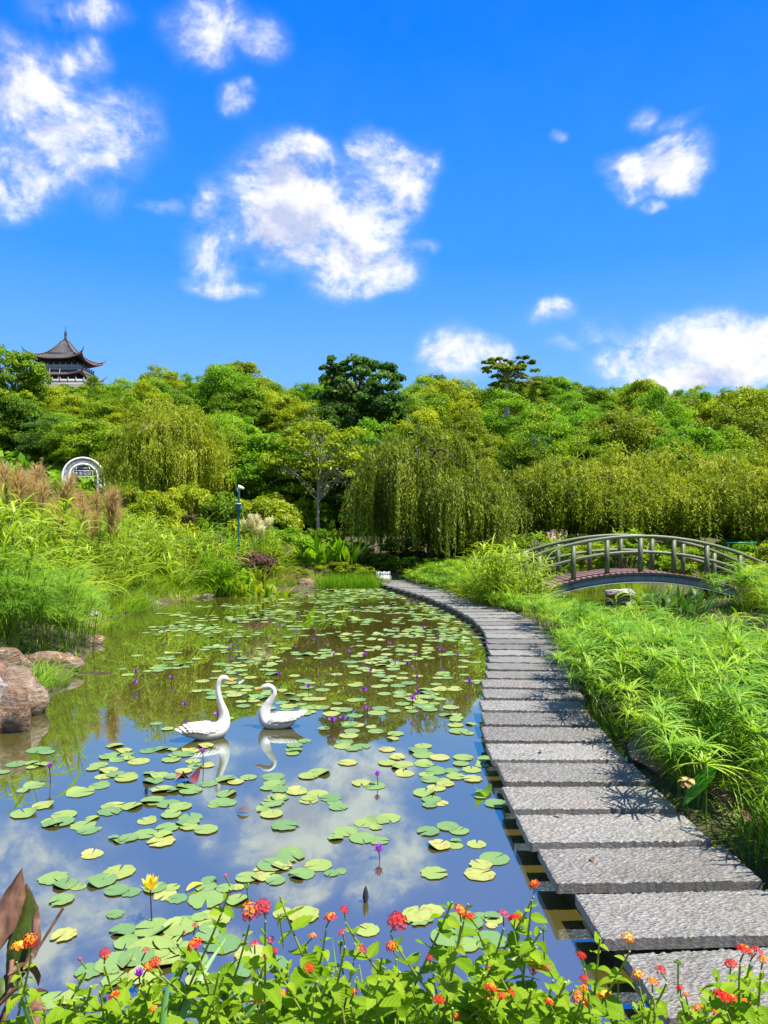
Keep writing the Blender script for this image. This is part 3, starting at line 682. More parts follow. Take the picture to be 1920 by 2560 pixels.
def make_grass(seed, n, h, w, mt, spread=.25, bend=(.6, 1.9), pitch=(1.05, 1.5), seg=5, canes=0, cane_h=1.6, plume=None, plumes=0, plume_l=.5, tone=(.2, .8)):
    """clump of strap leaves; canes carry leaves up the stem; plumes are feathery heads on stalks"""
    rng = np.random.default_rng(seed); mb = MB(); tb = MB(); parts = []
    a = rng.uniform(0, 2 * PI, n); r = spread * np.sqrt(rng.random(n)); P = np.stack([r * np.cos(a), r * np.sin(a), 0 * a - .05], 1)
    mb.blades(P, a + rng.normal(0, .5, n), rng.uniform(*pitch, n), h * rng.uniform(.55, 1.1, n), w * rng.uniform(.6, 1.2, n), rng.uniform(*bend, n), seg, rng.uniform(*tone, n), twist=.6)
    for c in range(canes):
        a = rng.uniform(0, 2 * PI); r0 = spread * math.sqrt(rng.random()); b0 = np.array([r0 * math.cos(a), r0 * math.sin(a), -.1]); hh = cane_h * rng.uniform(.7, 1.1); ln = rng.uniform(.05, .3)
        top = b0 + np.array([math.cos(a) * ln * hh, math.sin(a) * ln * hh, hh]); tb.stems([b0], [top], [.009], .6)
        k = int(hh / .1); u = rng.uniform(.15, 1, k)[:, None]; PP = b0 + (top - b0) * u; az = rng.uniform(0, 2 * PI, k)
        mb.blades(PP, az, rng.uniform(.5, 1.25, k), h * rng.uniform(.28, .6, k), w * rng.uniform(.7, 1.4, k), rng.uniform(.8, 2.2, k), seg, rng.uniform(*tone, k), twist=.6)
    if plumes:
        pb = MB()
        for c in range(plumes):
            a = rng.uniform(0, 2 * PI); ln = rng.uniform(.02, .22); hh = cane_h * rng.uniform(.85, 1.1); b0 = np.array([math.cos(a), math.sin(a), 0]) * spread * rng.uniform(.1, .9); d = np.array([math.cos(a) * ln, math.sin(a) * ln, 1.0]); top = b0 + d * hh
            tb.stems([b0], [top], [.007], .9); k = 380; u = rng.random(k); PP = top + d * (u * plume_l - plume_l * .35)[:, None]
            az = rng.uniform(0, 2 * PI, k); wd = np.sin(np.clip(u * 1.1 + .12, 0, 1) * PI) + .15
            pb.blades(PP, az, rng.uniform(.7, 1.3, k), plume_l * .46 * wd * rng.uniform(.5, 1.2, k), .0105, rng.uniform(.2, 1.0, k), 3, np.clip(.5 + rng.normal(0, .2, k), 0, 1), prof=[.8, 1, .8, .2])
        parts.append(('plume', pb.mesh('plume', plume)))
    if canes or plumes: parts.append(('stem', tb.mesh('stem', G_STEM)))
    return [('foliage', mb.mesh('foliage', mt))] + parts
def make_broad(seed, n, h, L, W, mt, spread=.2, pitch=(.9, 1.5)):
    """clump of broad paddle leaves on long stalks"""
    rng = np.random.default_rng(seed); mb = MB(); tb = MB(); a = rng.uniform(0, 2 * PI, n); r = spread * np.sqrt(rng.random(n)); P = np.stack([r * np.cos(a), r * np.sin(a), 0 * a - .05], 1)
    hh = h * rng.uniform(.35, 1, n); Q = P + np.stack([np.cos(a) * .25 * hh, np.sin(a) * .25 * hh, hh], 1); tb.stems(P, Q, .008, .5)
    mb.blades(Q, a + rng.normal(0, .6, n), rng.uniform(*pitch, n), L * rng.uniform(.7, 1.2, n), W * rng.uniform(.7, 1.2, n), rng.uniform(.2, 1.0, n), 5, rng.uniform(.2, .9, n), prof=[.12, .7, 1, .85, .5, .03])
    return [('stem', tb.mesh('stem', G_STEM)), ('foliage', mb.mesh('foliage', mt))]

# ------------------------------------------------------------------ hillside forest
ROUND = [make_tree(100 + q, 7, [((0, 0, 4.0), (2.9, 2.9, 2.7), 1), ((rx, .5, 3.0), (2.4, 2.4, 2.0), .5)], 88, 230, .21, .115, G_MID, trunk_r=.2, limbs=6, rag=.3, low=-.7) for q, rx in enumerate((1.6, -1.5, .2, -1.0))]
AIRY = [make_tree(120 + q, 7, [((0, 0, 4.3), (2.3, 2.3, 2.7), 1), ((rx, 0, 2.8), (2.5, 2.2, 1.9), .7)], 74, 200, .2, .08, G_YEL, BARKP, .16, limbs=10, rag=.28, flat=.8, low=-.7) for q, rx in enumerate((1.4, -1.3, .5))]
rng = np.random.default_rng(77)
TONES = [('deep green', G_MID, 'mid'), ('yellow-green', G_YEL, 'yel'), ('olive green', G_OLV, 'olv'), ('bright green', G_BRT, 'brt'), ('dark green', G_DRK, 'drk')]
def zone(px):
    for lim, nm in ((140, 'beside the pagoda'), (330, 'just right of the pagoda'), (560, 'above the left weeping tree'), (790, 'left of the tall dark tree'), (1010, 'behind the tall dark tree'), (1220, 'above the big weeping tree'), (1400, 'by the flat-topped tree'), (1620, 'above the footbridge')):
        if px < lim: return nm
    return 'at the right end'
ROWS = [(44, 5.0, .74), (52, 5.0, .8), (60, 5.0, .84), (69, 5.0, .86), (78, 5.0, .88), (88, 5.0, .9), (98, 4.6, .86)]
seen = {}
for ri, (y0, dx, sc0) in enumerate(ROWS):
    x = -.56 * y0 - 3
    while x < .56 * y0 + 4:
        xx, yy = x + rng.uniform(-1.6, 1.6), y0 + rng.uniform(-3, 3); x += dx * rng.uniform(.8, 1.2); px = CX + xx * F / yy
        if yy < 50 and 420 < px < 640: pass
        k = rng.choice(5, p=[.3, .26, .16, .2, .08]) if px > 300 else rng.choice(5, p=[.36, .22, .2, .17, .05])
        tn, mt, _ = TONES[k]; proto = AIRY[rng.integers(3)] if rng.random() < .32 else ROUND[rng.integers(4)]
        sc = sc0 * rng.uniform(.82, 1.15)
        if px < 560: sc *= .9
        if px < 350: sc *= .84
        if px < 330 and ri == 6: continue
        rowname = ('at the foot of the wood', 'low in the wood', 'low in the wood', 'halfway up the wood', 'halfway up the wood', 'high in the wood', 'on the skyline')[ri]
        lab = f'{tn} tree {rowname} {zone(px)}'
        inst(proto, 'forest_tree', lab, 'tree', 'trees of the wooded hillside', (xx, yy, hz(xx, yy) - .2), rng.uniform(0, 6.28), (sc, sc, sc * rng.uniform(.9, 1.12)), {'crown': mt})
# undergrowth so that the hillside reads as covered
mb = MB(); n = 26000; yy = 38 + 70 * rng.random(n) ** 1.1; xx = rng.uniform(-.6, .6, n) * yy; zz = hgt(xx, yy) + rng.uniform(.1, 1.3, n)
nn = rng.normal(0, .6, (n, 3)); nn[:, 2] += .5; nn[:, 1] -= .5
mb.leaves(np.stack([xx, yy, zz], 1), nn, rng.uniform(.4, .8, n), rng.uniform(.25, .5, n), rng, rng.uniform(.1, .7, n))
n = 9000; yy = rng.uniform(108, 190, n); xx = rng.uniform(-.62, -.2, n) * yy; zz = hgt(xx, yy) + rng.uniform(.1, 1.6, n); nn = rng.normal(0, .6, (n, 3)); nn[:, 2] += .5; nn[:, 1] -= .5
mb.leaves(np.stack([xx, yy, zz], 1), nn, rng.uniform(.7, 1.3, n), rng.uniform(.5, .8, n), rng, rng.uniform(.1, .7, n))
tag(obj('hillside_undergrowth', mb.mesh('hillside_undergrowth', G_BRT)), 'green undergrowth covering the hillside between the trees', 'undergrowth', kind='stuff')
for q, (px, py, d) in enumerate([(268, 962, 150), (310, 968, 150), (350, 952, 158), (400, 968, 140), (470, 968, 140), (530, 962, 135), (1060, 930, 125), (1090, 925, 135), (640, 975, 130), (700, 980, 128)]):
    p = at(px, py, d); z0 = p[2] - 6.2; inst(AIRY[q % 3], 'ridge_tree', f'small far tree breaking the skyline {["right of the pagoda", "beyond the left wood", "behind the dark tall tree"][0 if px < 420 else 1 if px < 900 else 2]}', 'tree', 'far trees along the ridge', (p[0], p[1], min(z0, hz(p[0], p[1]) + .3) if False else hz(p[0], p[1]) - .3), q * 1.3, max(.25, (p[2] - hz(p[0], p[1])) / 7.6), {'crown': [G_MID, G_DRK, G_OLV][q % 3]})

# ------------------------------------------------------------------ trees that stand out
def place(parts, name, label, cat, px, d, rz=0.0, sc=1.0, group=None, mats=None, dz=-.05):
    x = (px - CX) * d / F; return inst(parts, name, label, cat, group, (x, d, hz(x, d) + dz), rz, sc, mats)
zt = lambda py, d: H - (py - HY) * d / F
def gz(px, d): return hz((px - CX) * d / F, d)
d = 58; g = gz(905, d); h = zt(874, d) - g
place(make_tree(201, h, [((0, 0, h * .63), (3.3, 3.3, h * .30), 1), ((.5, 0, h * .42), (3.4, 3.2, h * .22), .7), ((-1.2, 0, h * .84), (1.9, 1.9, h * .13), .28), ((1.3, 0, h * .8), (1.7, 1.7, h * .13), .24)], 120, 150, .3, .15, G_DRK, BARKD, .28, rag=.19, limbs=14, flat=.75), 'broadleaf_tree', 'tall dark green broadleaf tree rising above the hillside wood', 'tree', 905, d)
d = 66; g = gz(1268, d); h = zt(890, d) - g
place(make_tree(202, h, [((0, 0, h * .84), (2.5, 2.2, h * .09), 1), ((-1.0, 0, h * .92), (1.4, 1.3, h * .055), .5), ((1.2, 0, h * .94), (1.2, 1.2, h * .05), .4), ((.3, 0, h * .72), (2.6, 2.2, h * .06), .5)], 56, 90, .3, .13, G_OLV, BARKP, .26, rag=.24, limbs=14, flat=.5, low=-.2), 'umbrella_tree', 'tall flat-topped tree with bare pale trunk on the right hillside', 'tree', 1268, d)
d = 47; g = gz(8, d); h = zt(850, d) - g
place(make_tree(203, h, [((0, 0, h * .62), (2.5, 2.4, h * .34), 1), ((.8, -.2, h * .36), (2.3, 2.0, h * .2), .8), ((-1.6, 0, h * .5), (2.4, 2.0, h * .25), .5)], 150, 170, .22, .1, G_MID, BARK, .2, rag=.2, limbs=16, lean=(.5, 0)), 'leaning_tree', 'big leafy tree cut by the left frame edge below the pagoda', 'tree', 8, d)
d = 46; g = gz(1, d); h = 4.2
place(make_tree(204, h, [((0, 0, 2.6), (2.2, 1.8, 1.8), 1)], 60, 150, .2, .1, G_DRK, rag=.24), 'broadleaf_tree', 'dark low tree behind the reeds at the left edge', 'tree', 20, d)
d = 36; g = gz(395, d); h = zt(1000, d) - g
place(make_willow(301, h, 2.65, 190, 12, .4, G_WIL, spray=.7, strand=(.35, .8)), 'weeping_tree', 'yellow-green weeping tree with arching boughs left of the pond behind the white arch', 'tree', 418, d)
d = 30; g = gz(1080, d); h = zt(1065, d) - g
place(make_willow(302, h, 3.0, 230, 14, .12, G_WLD, strand=(.7, 1.0), trunk=(.17, BARKD)), 'weeping_tree', 'big dense weeping tree at the far end of the walkway with curtains to the ground', 'tree', 1080, d, .4)
WROW = [make_willow(310 + q, 4.6, 2.7, 210, 11, .45, G_WIL, spray=.35, strand=(.5, .95), bushy=.3, trunk=(.13, BARKD)) for q in range(3)]
for q, (px, d, sc, lb) in enumerate([(1295, 33, .95, 'leftmost weeping tree of the row right of the big weeping tree'), (1430, 32.5, 1.03, 'weeping tree of the row behind the left end of the footbridge'), (1560, 33, 1.05, 'weeping tree of the row behind the middle of the footbridge'), (1690, 32, 1.08, 'weeping tree of the row behind the right half of the footbridge'), (1815, 33, 1.08, 'weeping tree of the row behind the right end of the footbridge'), (1945, 32, 1.1, 'weeping tree of the row cut by the right frame edge')]):
    place(WROW[q % 3], 'weeping_tree', lb, 'tree', px, d, q * 1.9, (sc, sc, (zt([1165, 1128, 1108, 1100, 1122, 1105][q], d) - gz(px, d)) / 4.85), 'row of weeping trees behind the footbridge', {'crown': G_WLD if q == 0 else G_WIL})
# trees between the willows and the wood
BARE = make_tree(220, 6, [((0, 0, 3.5), (2.7, 2.2, 2.3), 1)], 64, 70, .22, .11, G_YEL, BARKP, .1, rag=.22, limbs=24, bare=3, flat=.6)
place(BARE, 'sparse_tree', 'sparse tree with pale bare forking branches left of the big weeping tree', 'tree', 795, 38, .3, (1, 1, (zt(1035, 38) - gz(795, 38)) / 6))
for q, (px, d, top, mt, lb) in enumerate([(560, 42, 1030, G_MID, 'green round tree right of the left weeping tree'), (660, 41, 1045, G_BRT, 'bright green tree behind the camera post'), (905, 40, 1060, G_DRK, 'dark green tree close behind the big weeping tree on its left'), (240, 43, 1010, G_MID, 'green tree behind the white arch'), (130, 44, 1020, G_DRK, 'dark tree left of the white arch'), (1215, 44, 1060, G_OLV, 'olive tree behind the gap right of the big weeping tree'), (1330, 45, 1050, G_DRK, 'dark green tree above the leftmost of the weeping row'), (1480, 45, 1040, G_MID, 'green tree above the weeping row left of its middle'), (1640, 46, 1035, G_OLV, 'olive brown tree above the middle of the weeping row'), (1800, 45, 1040, G_MID, 'green tree above the right part of the weeping row')]):
    x = (px - CX) * d / F; hh = zt(top, d) - hz(x, d); inst((ROUND + AIRY)[q % 7], 'broadleaf_tree', lb, 'tree', 'trees behind the weeping trees', (x, d, hz(x, d) - .1), q * 2.1, (.8, .8, hh / 8.1), {'crown': mt})

SLOPE = [make_shrub(390 + q, (1.5, 1.3, 1.1), 60, 150, .17, .09, G_BRT) for q in range(3)]
rng = np.random.default_rng(5)
for q in range(44):
    d = rng.uniform(39.5, 42.5); px = rng.uniform(480, 2000) if q < 36 else rng.uniform(-20, 430); x = (px - CX) * d / F; sc = rng.uniform(.8, 1.35)
    if px < 430: d += 3.5; x = (px - CX) * d / F; sc *= .8
    if 1290 < px: d -= 2.5; x = (px - CX) * d / F
    nm = 'behind the left weeping tree' if px < 640 else 'behind the sparse tree' if px < 960 else 'behind the big weeping tree' if px < 1250 else 'behind the weeping row'
    inst(SLOPE[q % 3], 'slope_shrub', f'{["bright green", "green", "yellow-green"][q % 3]} thicket {nm}', 'shrub', 'thickets at the foot of the hillside', (x, d, hz(x, d) - .1), q * 1.7, (sc, sc, sc * rng.uniform(.9, 1.3)), {'foliage': [G_BRT, G_MID, G_YEL][q % 3]})
# ================================================================== pagoda on the hill
m, t, b = mat('grey_roof_tiles', .6, .4)
co = objco(t); n = t.noise(co, 1.5, 5, .6)
t.l.new(t.mix(t.maprange(n, .3, .7), (.062, .058, .066), (.11, .1, .105)), b.inputs['Base Color']); ROOF = m
EAVE = plain('red_brown_eaves', (.14, .065, .055), .6, .3)
DARKW = plain('dark_timber_walls', (.035, .03, .038), .7, .3)
MARB = plain('grey_white_marble', (.3, .3, .3), .6, .3)
TERR = plain('dark_grey_stone', (.13, .13, .11), .8, .2)  # even dark grey stone of the terrace block
POLE = plain('tan_scaffold_pole', (.42, .32, .2), .7, .2)
FIN = plain('dark_finial', (.05, .05, .065), .5, .4)
PY = 190.0; PXc = (164 - CX) * PY / F; PB = 35.4
pg = thing('hilltop_pagoda', 'square two-roofed pagoda with upturned eaves and marble balcony on the hilltop', 'pagoda', (PXc, PY, PB))
def curved_roof(z_eave, z_top, half, top_half, lift, sweep, steps=12, nseg=16):
    """concave hipped roof with corners swept up and out; returns point rows of one quarter face"""
    rows = []
    for k in range(steps + 1):
        u = k / steps; hh = top_half + (half - top_half) * u
        z = z_top - (z_top - z_eave) * (1 - (1 - u) ** 1.75)
        a = np.linspace(-1, 1, nseg + 1); c = np.abs(a) ** 3.2
        ex = 1 + sweep * c * u ** 3
        rows.append(np.stack([a * hh * ex, -hh * ex, z + lift * c * u ** 3], 1))
    return np.array(rows)
def add_roof(name, z_eave, z_top, half, top_half, lift, sweep):
    mb = MB(); edge = MB(); ribs = MB(); rid = MB()
    R = curved_roof(z_eave, z_top, half, top_half, lift, sweep); ns = R.shape[1]
    for q in range(4):
        M = np.array(Matrix.Rotation(q * PI / 2, 3, 'Z')); V = R.reshape(-1, 3) @ M.T
        i, j = np.meshgrid(np.arange(ns - 1), np.arange(R.shape[0] - 1)); a = (j * ns + i).ravel()
        mb.add(V, np.stack([a, a + ns, a + ns + 1, a + 1], 1))
        V2 = V.copy(); V2[:, 2] -= .32; mb.add(V2, np.stack([a, a + 1, a + ns + 1, a + ns], 1))
        e = V.reshape(R.shape)[-1]; edge.sweep(e - np.array([0, 0, .2]), .16, .42)
        rid.sweep(V.reshape(R.shape)[:, 0] + np.array([0, 0, .12]), .34, .34)
        c = e[0]; dr = c - np.array([0, 0, c[2]]); dr /= np.linalg.norm(dr); rid.tube([c - dr * .6, c + dr * .5 + (0, 0, .45), c + dr * 1.0 + (0, 0, 1.3)], [.17, .13, .04], 6)
        for a_ in np.linspace(-.86, .86, 15):
            P = np.array([[np.interp(a_, np.linspace(-1, 1, ns), R[k, :, ax]) for ax in range(3)] for k in range(R.shape[0])]); P = P[1:] + np.array([0, 0, .06])
            ribs.sweep(P @ M.T, .1, .14)
    r = obj(name, mb.mesh(name, ROOF, smooth=True), pg)
    obj('eave_edge', edge.mesh('eave_edge', EAVE), r); obj('tile_rib', ribs.mesh('tile_rib', ROOF), r); obj('hip_ridge', rid.mesh('hip_ridge', FIN), r)
    return r
top = add_roof('upper_roof', 6.6, 12.4, 6.1, .25, 1.15, .12)
mb = MB(); mb.tube([(0, 0, 12.2), (0, 0, 12.8), (0, 0, 13.1), (0, 0, 13.5), (0, 0, 13.9), (0, 0, 14.2), (0, 0, 14.5), (0, 0, 15.9)], [.35, .42, .24, .4, .24, .34, .14, .03], 10); obj('finial', mb.mesh('finial', FIN), top)
add_roof('lower_roof', 2.55, 3.9, 6.5, 4.9, .95, .08)
mb = MB(); mb.box((0, 0, 6.2), (7.6, 7.6, 4.4)); obj('upper_wall', mb.mesh('upper_wall', DARKW), pg)
mb = MB(); mb.box((0, 0, 1.9), (9.4, 9.4, 3.8)); obj('lower_wall', mb.mesh('lower_wall', DARKW), pg)
def balustrade(half, z, h, step):
    fl = MB(); fl.box((0, 0, z - .25), (half * 2 + .3, half * 2 + .3, .5)); obj('balcony_floor', fl.mesh('balcony_floor', MARB), pg)
    pn = MB(); 
    for q in range(4):
        M = np.array(Matrix.Rotation(q * PI / 2, 3, 'Z'))
        pn.sweep(np.array([(-half, -half, z + h * .42), (half, -half, z + h * .42)]) @ M.T, .12, h * .78)
        for x in np.arange(-half, half - .01, step):
            po = MB(); c = np.array([x, -half, z + h * .55]) @ M.T; po.box(c, (.24, .24, h * 1.1)); po.box(c + (0, 0, h * .62), (.3, .3, .16), taper=.5); obj('balustrade_post', po.mesh('balustrade_post', MARB), pg)
    obj('balustrade_panel', pn.mesh('balustrade_panel', MARB), pg)
balustrade(5.1, 4.25, 1.0, 1.46); balustrade(7.6, .1, 1.1, 1.9)
mb = MB(); mb.box((0, 0, -2.0), (15.6, 15.6, 3.6)); obj('stone_terrace', mb.mesh('stone_terrace', TERR), pg)
for x in (-3.9, -1.4, 1.1):
    mb = MB(); mb.tube([(x, -5.6, 4.2), (x - .25, -6.9, .2)], [.09, .09], 6); obj('prop_pole', mb.mesh('prop_pole', POLE), pg)
for sx in (-1, 1):
    for k in range(4):
        mb = MB(); mb.tube([(sx * 4.4 if k % 2 else sx * 1.5, -4.75 if k < 2 else 4.75, .1), (sx * 4.4 if k % 2 else sx * 1.5, -4.75 if k < 2 else 4.75, 2.6)], .2, 8); obj('column', mb.mesh('column', EAVE), pg)

# ================================================================== white arch with sign
WHITE = plain('white_painted_metal', (.78, .79, .79), .45, .4, .08, 8, .05)
SIGNB = plain('dark_blue_sign_board', (.012, .03, .055), .5, .4)
d = 37.0; ax = (209 - CX) * d / F; Rr = .95; ztop = zt(1143, d); zs = ztop - Rr - .05; gb = hz(ax, d)
ar = thing('garden_arch', 'white lattice garden arch with a dark hanging name board on the left slope', 'arch', (ax, d, gb), .3)
hs_ = zs - gb
def archpath(r, n=22, leg=True):
    a = np.linspace(PI, 0, n); P = [(r * math.cos(q), 0, hs_ + r * math.sin(q)) for q in a]
    return ([(-r, 0, -.2)] + P + [(r, 0, -.2)]) if leg else P
for y in (-.2, .2):
    for r in (Rr, Rr - .30):
        mb = MB(); mb.sweep(np.array(archpath(r)) + (0, y, 0), .09, .09, up=(0, 1, 0)); obj('arch_frame', mb.mesh('arch_frame', WHITE), ar)
    mb = MB(); rr = random.Random(5)
    path = archpath(Rr - .15, 40); 
    for k in range(260):                                        # curled scroll work between the two rails
        q = k / 260 * (len(path) - 1); i0 = int(q); p = np.array(path[i0]) * (1 - (q - i0)) + np.array(path[min(i0 + 1, len(path) - 1)]) * (q - i0)
        a0 = rr.uniform(0, 6.28); rd = rr.uniform(.05, .1)
        mb.sweep([(p[0] + rd * math.cos(a0 + w), y, p[2] + rd * math.sin(a0 + w)) for w in np.linspace(0, 4.6, 9)], .06, .035, up=(0, 1, 0))
    obj('scroll_work', mb.mesh('scroll_work', WHITE), ar)
mb = MB()
for q in range(0, 15):
    a = PI - q * PI / 14; mb.sweep([(Rr * math.cos(a), -.2, hs_ + Rr * math.sin(a)), (Rr * math.cos(a), .2, hs_ + Rr * math.sin(a))], .05, .05, up=(1, .01, .3))
for z in np.arange(.2, hs_, .3):
    for sx in (-1, 1): mb.box((sx * (Rr - .15), 0, z), (.045, .4, .045))
obj('cross_bar', mb.mesh('cross_bar', WHITE), ar)
mb = MB(); bw, bh = .86, .27; zc = hs_ + .18
mb.box((0, -.34, zc), (bw, .03, bh)); mb.box((0, -.34, zc + .22), (.6, .03, .16), taper=1); sb = obj('name_board', mb.mesh('name_board', SIGNB), ar)
mb = MB()
for (c, s_) in (((0, -.36, zc + bh / 2), (bw, .03, .022)), ((0, -.36, zc - bh / 2), (bw, .03, .022)), ((-bw / 2, -.36, zc), (.022, .03, bh)), ((bw / 2, -.36, zc), (.022, .03, bh)), ((-.3, -.36, zc + .22), (.02, .02, .16)), ((.3, -.36, zc + .22), (.02, .02, .16))): mb.box(c, s_)
obj('board_border', mb.mesh('board_border', WHITE), sb)
cu = bpy.data.curves.new('lettering', 'FONT'); cu.body = '水生花园'; cu.align_x = 'CENTER'; cu.align_y = 'CENTER'; cu.size = .2; cu.extrude = .004
to = bpy.data.objects.new('lettering', cu); COL.objects.link(to)
dg = bpy.context.evaluated_depsgraph_get(); tm = bpy.data.meshes.new_from_object(to.evaluated_get(dg)); bpy.data.objects.remove(to)
tm.materials.clear(); tm.materials.append(WHITE)
lo = obj('lettering', tm, sb, (0, -.362, zc)); lo.rotation_euler = (PI / 2, 0, 0)

# ================================================================== camera post, trough, railing, far edging
TEAL = plain('teal_paint', (.012, .115, .135), .45, .45)
BLK = plain('black_plastic', (.012, .012, .014), .3, .5)
d = 27.0; x = (597 - CX) * d / F; g = hz(x, d); zh = zt(1222, d) - g
cp = thing('camera_post', 'teal post carrying a white security camera and a control box by the pampas grass', 'post', (x, d, g))
mb = MB(); mb.tube([(0, 0, -.2), (0, 0, zh - .05)], .042, 12); obj('pole', mb.mesh('pole', TEAL), cp)
zb = zt(1272, d) - g
mb = MB(); mb.box((0, -.03, zb + .02), (.21, .16, .3)); mb.box((0, -.03, zb + .19), (.25, .2, .03)); bx = obj('control_box', mb.mesh('control_box', TEAL), cp)
mb = MB(); mb.box((0, -.135, zb + .175), (.24, .01, .022)); obj('white_rim', mb.mesh('white_rim', WHITE), bx)
mb = MB(); mb.tube([(-.03, -.02, zh + .07), (.06, .02, zh + .05), (.17, .06, zh + .01)], [.075, .07, .035], 12); mb.box((-.04, 0, zh - .03), (.05, .06, .14)); cmh = obj('camera_housing', mb.mesh('camera_housing', WHITE), cp)
mb = MB(); mb.tube([(-.02, -.085, zh + .07), (-.035, -.102, zh + .071)], [.045, .04], 12); obj('lens', mb.mesh('lens', BLK), cmh)
CONC = plain('weathered_concrete', (.3, .26, .2), .9, .2, .35, 5, .4)
p = on(410, 1442, .35); tr = thing('concrete_trough', 'weathered concrete planter trough in the left bank below the arrowhead leaves', 'planter', (p[0], p[1], .2), .12)
for (c, s_) in (((0, 0, .12), (1.5, .1, .34)), ((0, .8, .12), (1.5, .1, .34)), ((-.7, .4, .12), (.1, .7, .34)), ((.7, .4, .12), (.1, .7, .34))):
    mb = MB(); mb.box(c, s_); obj('trough_wall', mb.mesh('trough_wall', CONC), tr)
mb = MB(); mb.box((0, .4, .1), (1.3, .7, .2)); obj('wet_soil', mb.mesh('wet_soil', WETC), tr)
GRN = plain('green_teal_rail', (.02, .2, .13), .4, .4)
d = 25; x = (1850 - CX) * d / F; ra = thing('green_handrail', 'thin green handrail in the shrubs beyond the right end of the footbridge', 'railing', (x, d, hz(x, d)))
zr = zt(1357, d) - hz(x, d)
mb = MB(); mb.sweep([(-.45, 0, zr), (.55, 0, zr)], .035, .035); obj('handrail', mb.mesh('handrail', GRN), ra)
for sx in (-.4, .5): mb = MB(); mb.tube([(sx, 0, -.1), (sx, 0, zr - .018)], .018, 8); obj('rail_post', mb.mesh('rail_post', GRN), ra)
CREAM = plain('cream_stone', (.55, .5, .4), .8, .2)
ed = thing('edging_step', 'cream stone step with short white pickets at the far end of the walkway', 'step', (-.02, 27.55, .1), .15)
mb = MB(); mb.box((0, 0, .05), (.55, .3, .24)); obj('step_block', mb.mesh('step_block', CREAM), ed)
for q in range(9): mb = MB(); mb.box((-.24 + q * .06, .05, .17 + .06), (.035, .03, .13 + .03 * (q % 3))); obj('picket', mb.mesh('picket', WHITE), ed)
ds = thing('dry_slope', 'bare sandy slope showing between the weeping trees right of the pond', 'slope', (0, 0, 0)) if False else None
SAND = plain('sandy_earth', (.34, .26, .17), .95, .1, .25, 2, .3)
mb = MB(); qx, qy = np.linspace(8.0, 11.0, 30), np.linspace(34.8, 37.5, 10); QX, QY = np.meshgrid(qx, qy); i, j = np.meshgrid(np.arange(29), np.arange(9)); a0 = (j * 30 + i).ravel()
mb.add(np.stack([QX, QY, hgt(QX, QY) + .02 + .5 * ss((QY - 34.5) / 4)], -1), np.stack([a0, a0 + 1, a0 + 31, a0 + 30], 1)); tag(obj('sandy_path', mb.mesh('sandy_path', SAND)), 'strip of bare sandy earth behind the weeping trees', 'path', kind='structure')

